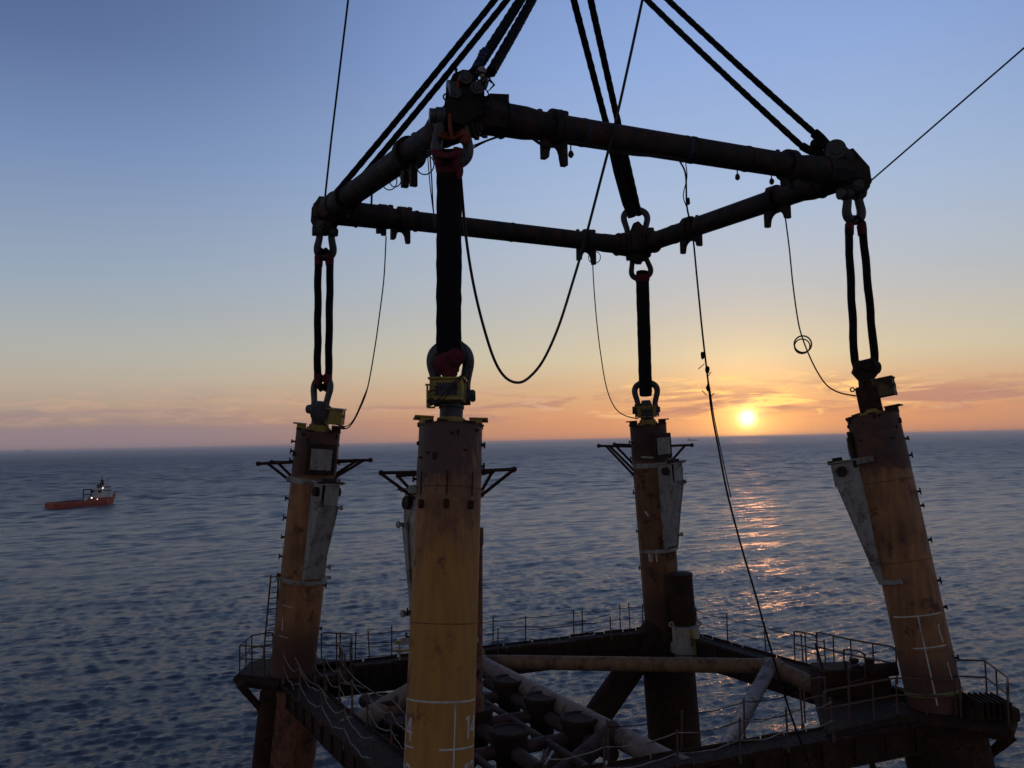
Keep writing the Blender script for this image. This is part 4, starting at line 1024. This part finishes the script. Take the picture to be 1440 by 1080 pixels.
# near corner: trunnion, big padeye and hanging shackle in grey
k = MB(); c = P(651, 128, 23.9); ax_ = Vector((1, 0.25, 0.1)).normalized()
k.cyl(c-ax_*0.40, c+ax_*0.50, 0.27, n=28); k.cyl(c+ax_*0.50, c+ax_*0.56, 0.32, n=28); k.cyl(c-ax_*0.44, c-ax_*0.38, 0.31, n=28); k.build('trunnion', M['grey'], SFm)
k = MB(); k.prism([P(632, 205, 23.8), P(626, 165, 23.8), P(632, 124, 23.8), P(641, 104, 23.8), P(655, 98, 23.8), P(664, 112, 23.8), P(660, 150, 23.8), P(646, 200, 23.8)], (1, 0.3, 0), 0.0+0.16)
k.prism([P(626, 168, 23.7), P(632, 140, 23.7), P(648, 124, 23.7), P(668, 130, 23.7), P(682, 160, 23.7), P(650, 180, 23.7)], (0, 1, 0), 0.45)
k.prism([P(668, 152, 24.2), P(690, 138, 24.5), P(716, 139, 25), P(706, 160, 25), P(690, 170, 24.5)], (0, 1, 0), 0.7)
k.build('padeye', M['soot'], SFm)
k = MB(); k.blob(P(681, 114, 23.9), 0.13, 0.16, 0.26, rough=0.2); k.blob(P(677, 101, 23.9), 0.15, 0.15, 0.15, rough=0.25)
tag(k.build('cloth', M['cord'], None), 'pale grey cloth bundle at the top of the nearest frame corner', 'cloth')
k = MB(); k.tube(smooth_path([P(638, 150, 23.55), P(642, 125, 23.4), P(648, 105, 23.5)], 5), 0.05, 8, flat=0.4)
k.tube(smooth_path([P(632, 160, 23.4), P(633, 180, 23.3), P(636, 196, 23.4)], 5), 0.05, 8, flat=0.4)
tag(k.build('lifting_strap', M['orange'], None), 'orange strap tied round the nearest frame corner', 'strap')
sh_ = shackle('shackle', P(636, 164, 23.7), P(636, 232, 23.9)-P(636, 164, 23.7), (1, 0.2, 0), 0.88, 1.32, 0.14, M['grey'], 'large pale grey shackle hanging under the nearest frame corner', group='shackles under the frame corners')
k = MB()
for px, py in ((619, 191), (651, 191)): k.ring(P(px, py, 23.8), (0.1, 0, 1), 0.17, 0.07, 16, 6)
k.tube(smooth_path([P(617, 192, 23.5), P(636, 195, 23.45), P(653, 188, 23.5)], 5), 0.08, 8, flat=0.5); k.blob(P(653, 193, 23.6), 0.17, 0.14, 0.24, rough=0.15)
tag(k.build('strap', M['orange'], None), 'orange and red strap across the grey shackle under the nearest frame corner', 'strap')
shackle('shackle', P(458, 326, 35.0), P(457, 366, 35.2)-P(458, 326, 35.0), (1, 0.3, 0), 0.62, 1.05, 0.14, M['greyd'], 'dark shackle with red cloth under the left frame corner', group='shackles under the frame corners')
shackle('shackle', P(1199, 272, 31.0), P(1202, 313, 31.1)-P(1199, 272, 31.0), (1, 0.3, 0), 0.62, 1.0, 0.15, M['greyd'], 'dark shackle under the right frame corner', group='shackles under the frame corners')
shackle('shackle', P(898, 359, 41.7), P(903, 391, 42.0)-P(898, 359, 41.7), (1, 0, 0), 0.92, 1.15, 0.12, M['greyd'], 'dark bow shackle under the farthest frame corner', group='shackles under the frame corners')
shackle('shackle', P(895, 333, 41.6), P(893, 292, 42.0)-P(895, 333, 41.6), (1, 0, 0), 1.12, 1.5, 0.14, M['greyd'], 'dark bow shackle standing upright on the farthest frame corner')
k = MB(); k.prism([P(886, 365, 41.6), P(884, 330, 41.6), P(890, 315, 41.6), P(897, 312, 41.6), P(903, 318, 41.6), P(910, 335, 41.6), P(906, 362, 41.6), P(902, 371, 41.6), P(895, 371, 41.6)], (0, 1, 0), 0.35)
k.cyl(P(876, 340, 41.5), P(880, 340, 41.5), 0.42, n=20); k.box(P(915, 324, 41.5), (0.3, 0.3, 0.25), None, 0.04); k.build('padeye', M['black'], SFm)
k = MB(); c = P(911, 358, 41.6); k.blob(c, 0.17, 0.17, 0.17, rough=0.02); k.build('pin_nut', M['greyd'], SFm)
# ------------------------------------------------------------------ wires, cables and ropes
tag(MB().tube([P(457, 278, 34.6), P(466, 195, 34), P(492, -20, 33)], 0.042, 8).build('tugger_wire', M['rope']), 'thin straight wire rising from the left frame corner', 'wire')
k = MB(); k.tube([P(1226, 253, 30.9), P(1452, 57, 27.0)], 0.032, 8); w_ = k.build('tugger_wire', M['rope'])
tag(w_, 'thin straight wire running from the right frame corner to the right picture edge', 'wire')
k = MB(); k.tube([P(1208, 268, 31), P(1214, 262, 31), P(1220, 257, 30.9), P(1228, 251, 30.9)], [0.17, 0.19, 0.13, 0.04], 10, flat=0.6); k.build('sling_end', M['red'], w_, label='dark red sleeve on the wire end')
cable([P(906, -12, 25.5), P(884, 90, 25.6), P(866, 170, 25.8), P(845, 252, 26.2), P(822, 340, 27), P(806, 395, 27.2), P(786, 458, 27.3), P(765, 505, 27.2), P(745, 530, 27), P(728, 538, 26.7), P(710, 530, 26.4), P(694, 503, 26), P(677, 448, 25.6), P(664, 390, 25.2), P(655, 330, 24.8), P(650, 275, 24.2), P(646, 225, 23.6)], 0.045, 'thick black cable falling across the near tube and hanging in a deep loop')
cable([P(543, 332, 34), P(540, 390, 33.9), P(534, 440, 33.9), P(527, 490, 33.9), P(517, 545, 34), P(506, 575, 34.2), P(494, 597, 34.4), P(484, 603, 34.6), P(472, 600, 34.9)], 0.026, 'thin cable hanging from the left tube to the yellow box of the left leg', extra=lambda m_: m_.tube(smooth_path([P(517, 545, 34), P(500, 585, 34.2), P(490, 598, 34.6), P(480, 599, 34.8), P(468, 595, 35)], 6), 0.02, 6))
def loopx(m_): m_.ring(P(836, 362, 39), (0.2, 1, 0), 0.28, 0.02, 18, 5)
cable([P(833, 358, 39), P(835, 400, 39.2), P(839, 450, 39.6), P(845, 500, 40), P(853, 545, 40.4), P(864, 572, 40.8), P(878, 584, 41.2), P(897, 589, 41.5)], 0.026, 'thin cable hanging from the back tube to the farthest leg top', extra=loopx)
def loopr(m_): m_.ring(P(1129, 484, 32.5), (0.15, 1, 0), 0.32, 0.03, 22, 6); m_.ring(P(1128, 487, 32.4), (0.3, 1, 0.1), 0.28, 0.025, 22, 6)
cable([P(1104, 303, 32.8), P(1110, 350, 32.7), P(1115, 400, 32.6), P(1122, 450, 32.5), P(1128, 474, 32.5), P(1138, 500, 32.3), P(1150, 524, 32), P(1163, 542, 31.8), P(1180, 552, 31.6), P(1204, 557, 31.4)], 0.028, 'thin cable with a small coiled loop hanging to the right leg top', extra=loopr)
def knots(m_):
    for px, py, q in ((988, 500, 27.4), (995, 520, 27.3), (996, 545, 27.2), (968, 283, 27.5), (972, 310, 27.6)):
        m_.blob(P(px, py, q), 0.07, 0.05, 0.13, rough=0.35, n=6, mm=8)
    for a_, c_ in (((998, 560), (1004, 553)), ((994, 556), (987, 549)), ((990, 512), (982, 519)), ((995, 530), (1000, 523))): m_.tube([P(*a_, 27.2), P(*c_, 27.2)], 0.014, 5)
    m_.tube(smooth_path([P(964, 226, 27.3), P(966, 250, 27.3), P(961, 275, 27.3), P(967, 295, 27.5)], 6), 0.018, 5)
    m_.tube(smooth_path([P(993, 520, 27.3), P(998, 545, 27.2), P(1004, 585, 27), P(1013, 630, 26.9), P(1028, 700, 26.7)], 6), 0.016, 5)
cable([P(955, 225, 27.3), P(964, 245, 27.3), P(966, 290, 27.4), P(974, 330, 27.5), P(981, 400, 27.5), P(988, 470, 27.4), P(995, 530, 27.3), P(1001, 580, 27.1), P(1010, 628, 27), P(1022, 690, 26.8), P(1040, 760, 26.6), P(1062, 835, 26.4), P(1086, 920, 26.2), P(1112, 1005, 26.0), P(1142, 1086, 25.8)], 0.03, 'long knotted tag line hanging from the near tube past the sun to the lower walkway', name='tag_line', cat='rope', material='rope', extra=knots)
cable([P(604, 210, 25.6), P(607, 250, 25.6), P(609, 290, 25.7), P(612, 320, 25.7)], 0.022, 'thin loose cable hanging just left of the wide near sling', extra=lambda m_: m_.tube(smooth_path([P(601, 212, 25.6), P(605, 262, 25.6), P(611, 310, 25.6)], 5), 0.018, 5))
cable([P(652, 484, 23.6), P(657, 500, 23.5), P(660, 520, 23.4), P(657, 545, 23.3)], 0.018, 'thin paired hose looping over the right side of the big shackle', extra=lambda m_: m_.tube(smooth_path([P(650, 480, 23.6), P(661, 510, 23.4), P(659, 535, 23.3)], 5), 0.016, 5))
# ------------------------------------------------------------------ vessels
def ship():
    a = PZ(69, 716, 0.0); c = PZ(160, 708, 0.0); d = (c-a); Ln = d.length; d.normalize(); x = d.cross(Vector((0, 0, 1))).normalized(); z = Vector((0, 0, 1))
    if x.y > 0: x = -x
    K = Ln/70.0
    o = thing('supply_ship', (a+c)/2, 'red-hulled supply ship with white wheelhouse forward, alone on the left water', 'ship')
    q = lambda l, s_, h: a+d*(l*K)+x*(s_*K)+z*(h*K)
    # hull loft: stations (length, half breadth, sheer height)
    stn = [(0, 6.4, 5.0), (4, 7.6, 4.6), (20, 8.0, 4.5), (40, 8.0, 4.7), (46, 8.0, 5.0), (47, 8.0, 6.8), (56, 7.2, 7.6), (64, 4.6, 8.6), (69, 1.8, 9.4), (72.5, 0.15, 10.0)]
    m_ = MB(); vs = []; fs = []
    for l, hb, sh in stn:
        rake = 0 if l < 56 else (l-56)/16.5
        for s_, h, f_ in ((-1, -1, 0.8), (-1, 2, 0.94), (-1, sh, 1.0), (1, sh, 1.0), (1, 2, 0.94), (1, -1, 0.8)):
            k_ = hb*f_*(1-rake*0.45*(1-(h+1)/(sh+1)))
            vs.append(q(l-rake*4.0*(1-(h+1)/(sh+1)), s_*k_, h))
    n = len(stn)
    for i in range(n-1):
        for j in range(6): fs.append((i*6+j, i*6+(j+1) % 6, i*6+6+(j+1) % 6, i*6+6+j))
    fs += [tuple(range(6)), tuple((n-1)*6+j for j in range(6))]
    m_.add(vs, fs); m_.build('hull', M['hull'], o, smooth=False)
    def bx(name, l, s_, h, sl_, sw, sh, mt, bev=0.0):
        k_ = MB(); k_.box(q(l, s_, h+sh/2), (sl_*K, sw*K, sh*K), (d, x, z), bev); return k_.build(name, M[mt], o, smooth=False)
    sc = bx('superstructure', 55.5, 0, 7.0, 15, 13.5, 5.0, 'shipwhite', 0.3); bx('superstructure', 57, 0, 11.9, 12, 12, 3.4, 'shipwhite', 0.3)
    wh = bx('wheelhouse', 58, 0, 15.2, 9, 10.5, 3.4, 'shipwhite', 0.4)
    for s_ in (-1, 1): k_ = MB(); k_.box(q(58, s_*5.3, 17.0), (6.4*K, 0.1*K, 1.1*K), (d, x, z)); k_.build('window', M['glass'], wh)
    k_ = MB(); k_.box(q(53.4, 0, 17.0), (0.1*K, 7.5*K, 1.1*K), (d, x, z)); k_.build('window', M['glass'], wh)
    for s_ in (-1, 1): k_ = MB(); k_.box(q(57.5, s_*6.05, 13.6), (8.4*K, 0.1*K, 0.9*K), (d, x, z)); k_.build('window', M['glass'], sc)
    k_ = MB(); k_.box(q(53.5, 0, 18.8), (2.4*K, 5*K, 1.8*K), (d, x, z)); k_.cyl(q(56, 0, 17), q(56, 0, 28), 0.35*K, n=8); k_.cyl(q(56, -4, 23), q(56, 4, 23), 0.2*K, n=6); k_.cyl(q(54, -3, 20.8), q(54, 3, 20.8), 0.3*K, n=6)
    k_.cyl(q(60, 3, 17), q(60, 3, 25), 0.12*K, n=6); k_.cyl(q(62, -2, 17), q(62, -2, 23), 0.12*K, n=6); k_.prism([q(54.5, 0, 18), q(58, 0, 18), q(57, 0, 24), q(55.4, 0, 24)], x, 1.6*K); k_.build('mast', M['black'], o)
    for s_ in (-1, 1): bx('funnel', 49.5, s_*5.2, 8.5, 2.6, 2.2, 6.0, 'black', 0.2)
    k_ = MB()
    for s_ in (-5.5, 5.5): k_.cyl(q(40, s_, 4.5), q(40, s_, 16), 0.5*K, n=8)
    k_.cyl(q(40, -5.5, 15.5), q(40, 5.5, 15.5), 0.5*K, n=8); k_.cyl(q(40, -5.5, 11), q(40, 5.5, 11), 0.35*K, n=8)
    k_.cyl(q(40, 5.5, 12), q(35, 5.5, 5), 0.3*K, n=6); k_.build('deck_gantry', M['black'], o)
    for l in (12, 22, 30): bx('deck_cargo', l, random.uniform(-2, 2), 4.6, 5, 7, 1.6, 'dark', 0.1)
    for s_ in (-1, 1):
        k_ = MB(); k_.box(q(22, s_*7.9, 5.3), (40*K, 0.25*K, 1.2*K), (d, x, z)); k_.build('cargo_rail', M['hull'], o, smooth=False)
    k_ = MB(); k_.tube([q(69, 0, 9.6), q(76, 0, 12.5)], 0.15*K, 6); k_.build('bow_mast', M['black'], o)
    k_ = MB(); k_.tube([q(-9, 1.5, 0.15), q(-3, 0, 0.25), q(0, -2, 0.3)], [0.5*K, 1.6*K, 1.2*K], 8, flat=0.25, hint=(0, 0, 1), jit=0.3); k_.tube([q(30, -9.2, 0.2), q(45, -9.0, 0.3), q(60, -7.2, 0.3), q(70, -3.5, 0.4)], [0.3*K, 0.6*K, 0.5*K, 0.9*K], 8, flat=0.3, jit=0.3); k_.build('bow_wash', M['shipwhite'], o)
    for l, s_, h, r in ((40, 5.9, 7.6, 0.50), (45, 7.4, 6.0, 0.28), (52.5, 5.6, 16.2, 0.38)):
        k_ = MB(); k_.blob(q(l, s_, h), r*K, r*K, r*K, rough=0, n=6, mm=8); k_.build('deck_lamp', M['lamp'], o)
ship()
def farship():
    c = PZ(974, 620.2, 0.0); Yd = c.y; pm = Yd/FPX; x = Vector((1, 0.1, 0)).normalized(); y = Vector((-0.1, 1, 0)).normalized(); z = Vector((0, 0, 1))
    o = thing('cargo_ship', c, 'tiny hazy grey ship on the horizon left of the sun', 'ship')
    k = MB(); k.prism([c-x*7.5*pm, c+x*6.6*pm, c+x*7.8*pm+z*1.8*pm, c-x*7.8*pm+z*1.5*pm], y, 2*pm); k.build('hull', M['hazy'], o, smooth=False)
    k = MB(); k.box(c-x*5*pm+z*2.6*pm, (2.4*pm, 1.6*pm, 2.2*pm), (x, y, z)); k.box(c+x*1*pm+z*2.0*pm, (6*pm, 1.5*pm, 1.0*pm), (x, y, z)); k.cyl(c-x*5*pm+z*3*pm, c-x*5*pm+z*5*pm, 0.25*pm, n=6); k.build('deckhouse', M['hazy'], o, smooth=False)
    c = PZ(39, 636.9, 0.0); pm = c.y/FPX
    o = thing('offshore_platform', c, 'tiny platform silhouette on the horizon at far left', 'platform')
    k = MB(); k.box(c+z*2.6*pm, (6*pm, 4*pm, 1.2*pm), (x, y, z)); k.box(c+z*3.7*pm-x*1.2*pm, (2*pm, 2*pm, 1.4*pm), (x, y, z)); k.build('deck', M['hazy'], o, smooth=False)
    for a_ in (-1, 1):
        for b_ in (-1, 1):
            k = MB(); k.cyl(c+x*(1.7*a_*pm)+y*(b_*pm)-z*1.0, c+x*(1.3*a_*pm)+y*(b_*pm)+z*2.2*pm, 0.35*pm, n=6); k.build('leg', M['hazy'], o)
    k = MB(); k.cyl(c+z*3*pm+x*1.6*pm, c+z*5*pm+x*2.6*pm, 0.2*pm, n=6); k.build('flare_boom', M['hazy'], o)
farship()

# ------------------------------------------------------------------ sea air: an even haze over the whole scene
def haze():
    k = MB(); k.box((0, 0, 34.0), (110000, 110000, 80)); 
    hm = bpy.data.materials.new('sea haze'); hm.use_nodes = True; t = hm.node_tree
    for n in list(t.nodes): t.nodes.remove(n)
    o_ = t.nodes.new('ShaderNodeOutputMaterial'); v = t.nodes.new('ShaderNodeVolumePrincipled')
    v.inputs['Color'].default_value = (0.95, 0.93, 0.97, 1); v.inputs['Density'].default_value = 0.00005; v.inputs['Anisotropy'].default_value = 0.6
    t.links.new(v.outputs[0], o_.inputs['Volume'])
    h = k.build('haze', hm, None, smooth=False); h['kind'] = 'stuff'
haze()
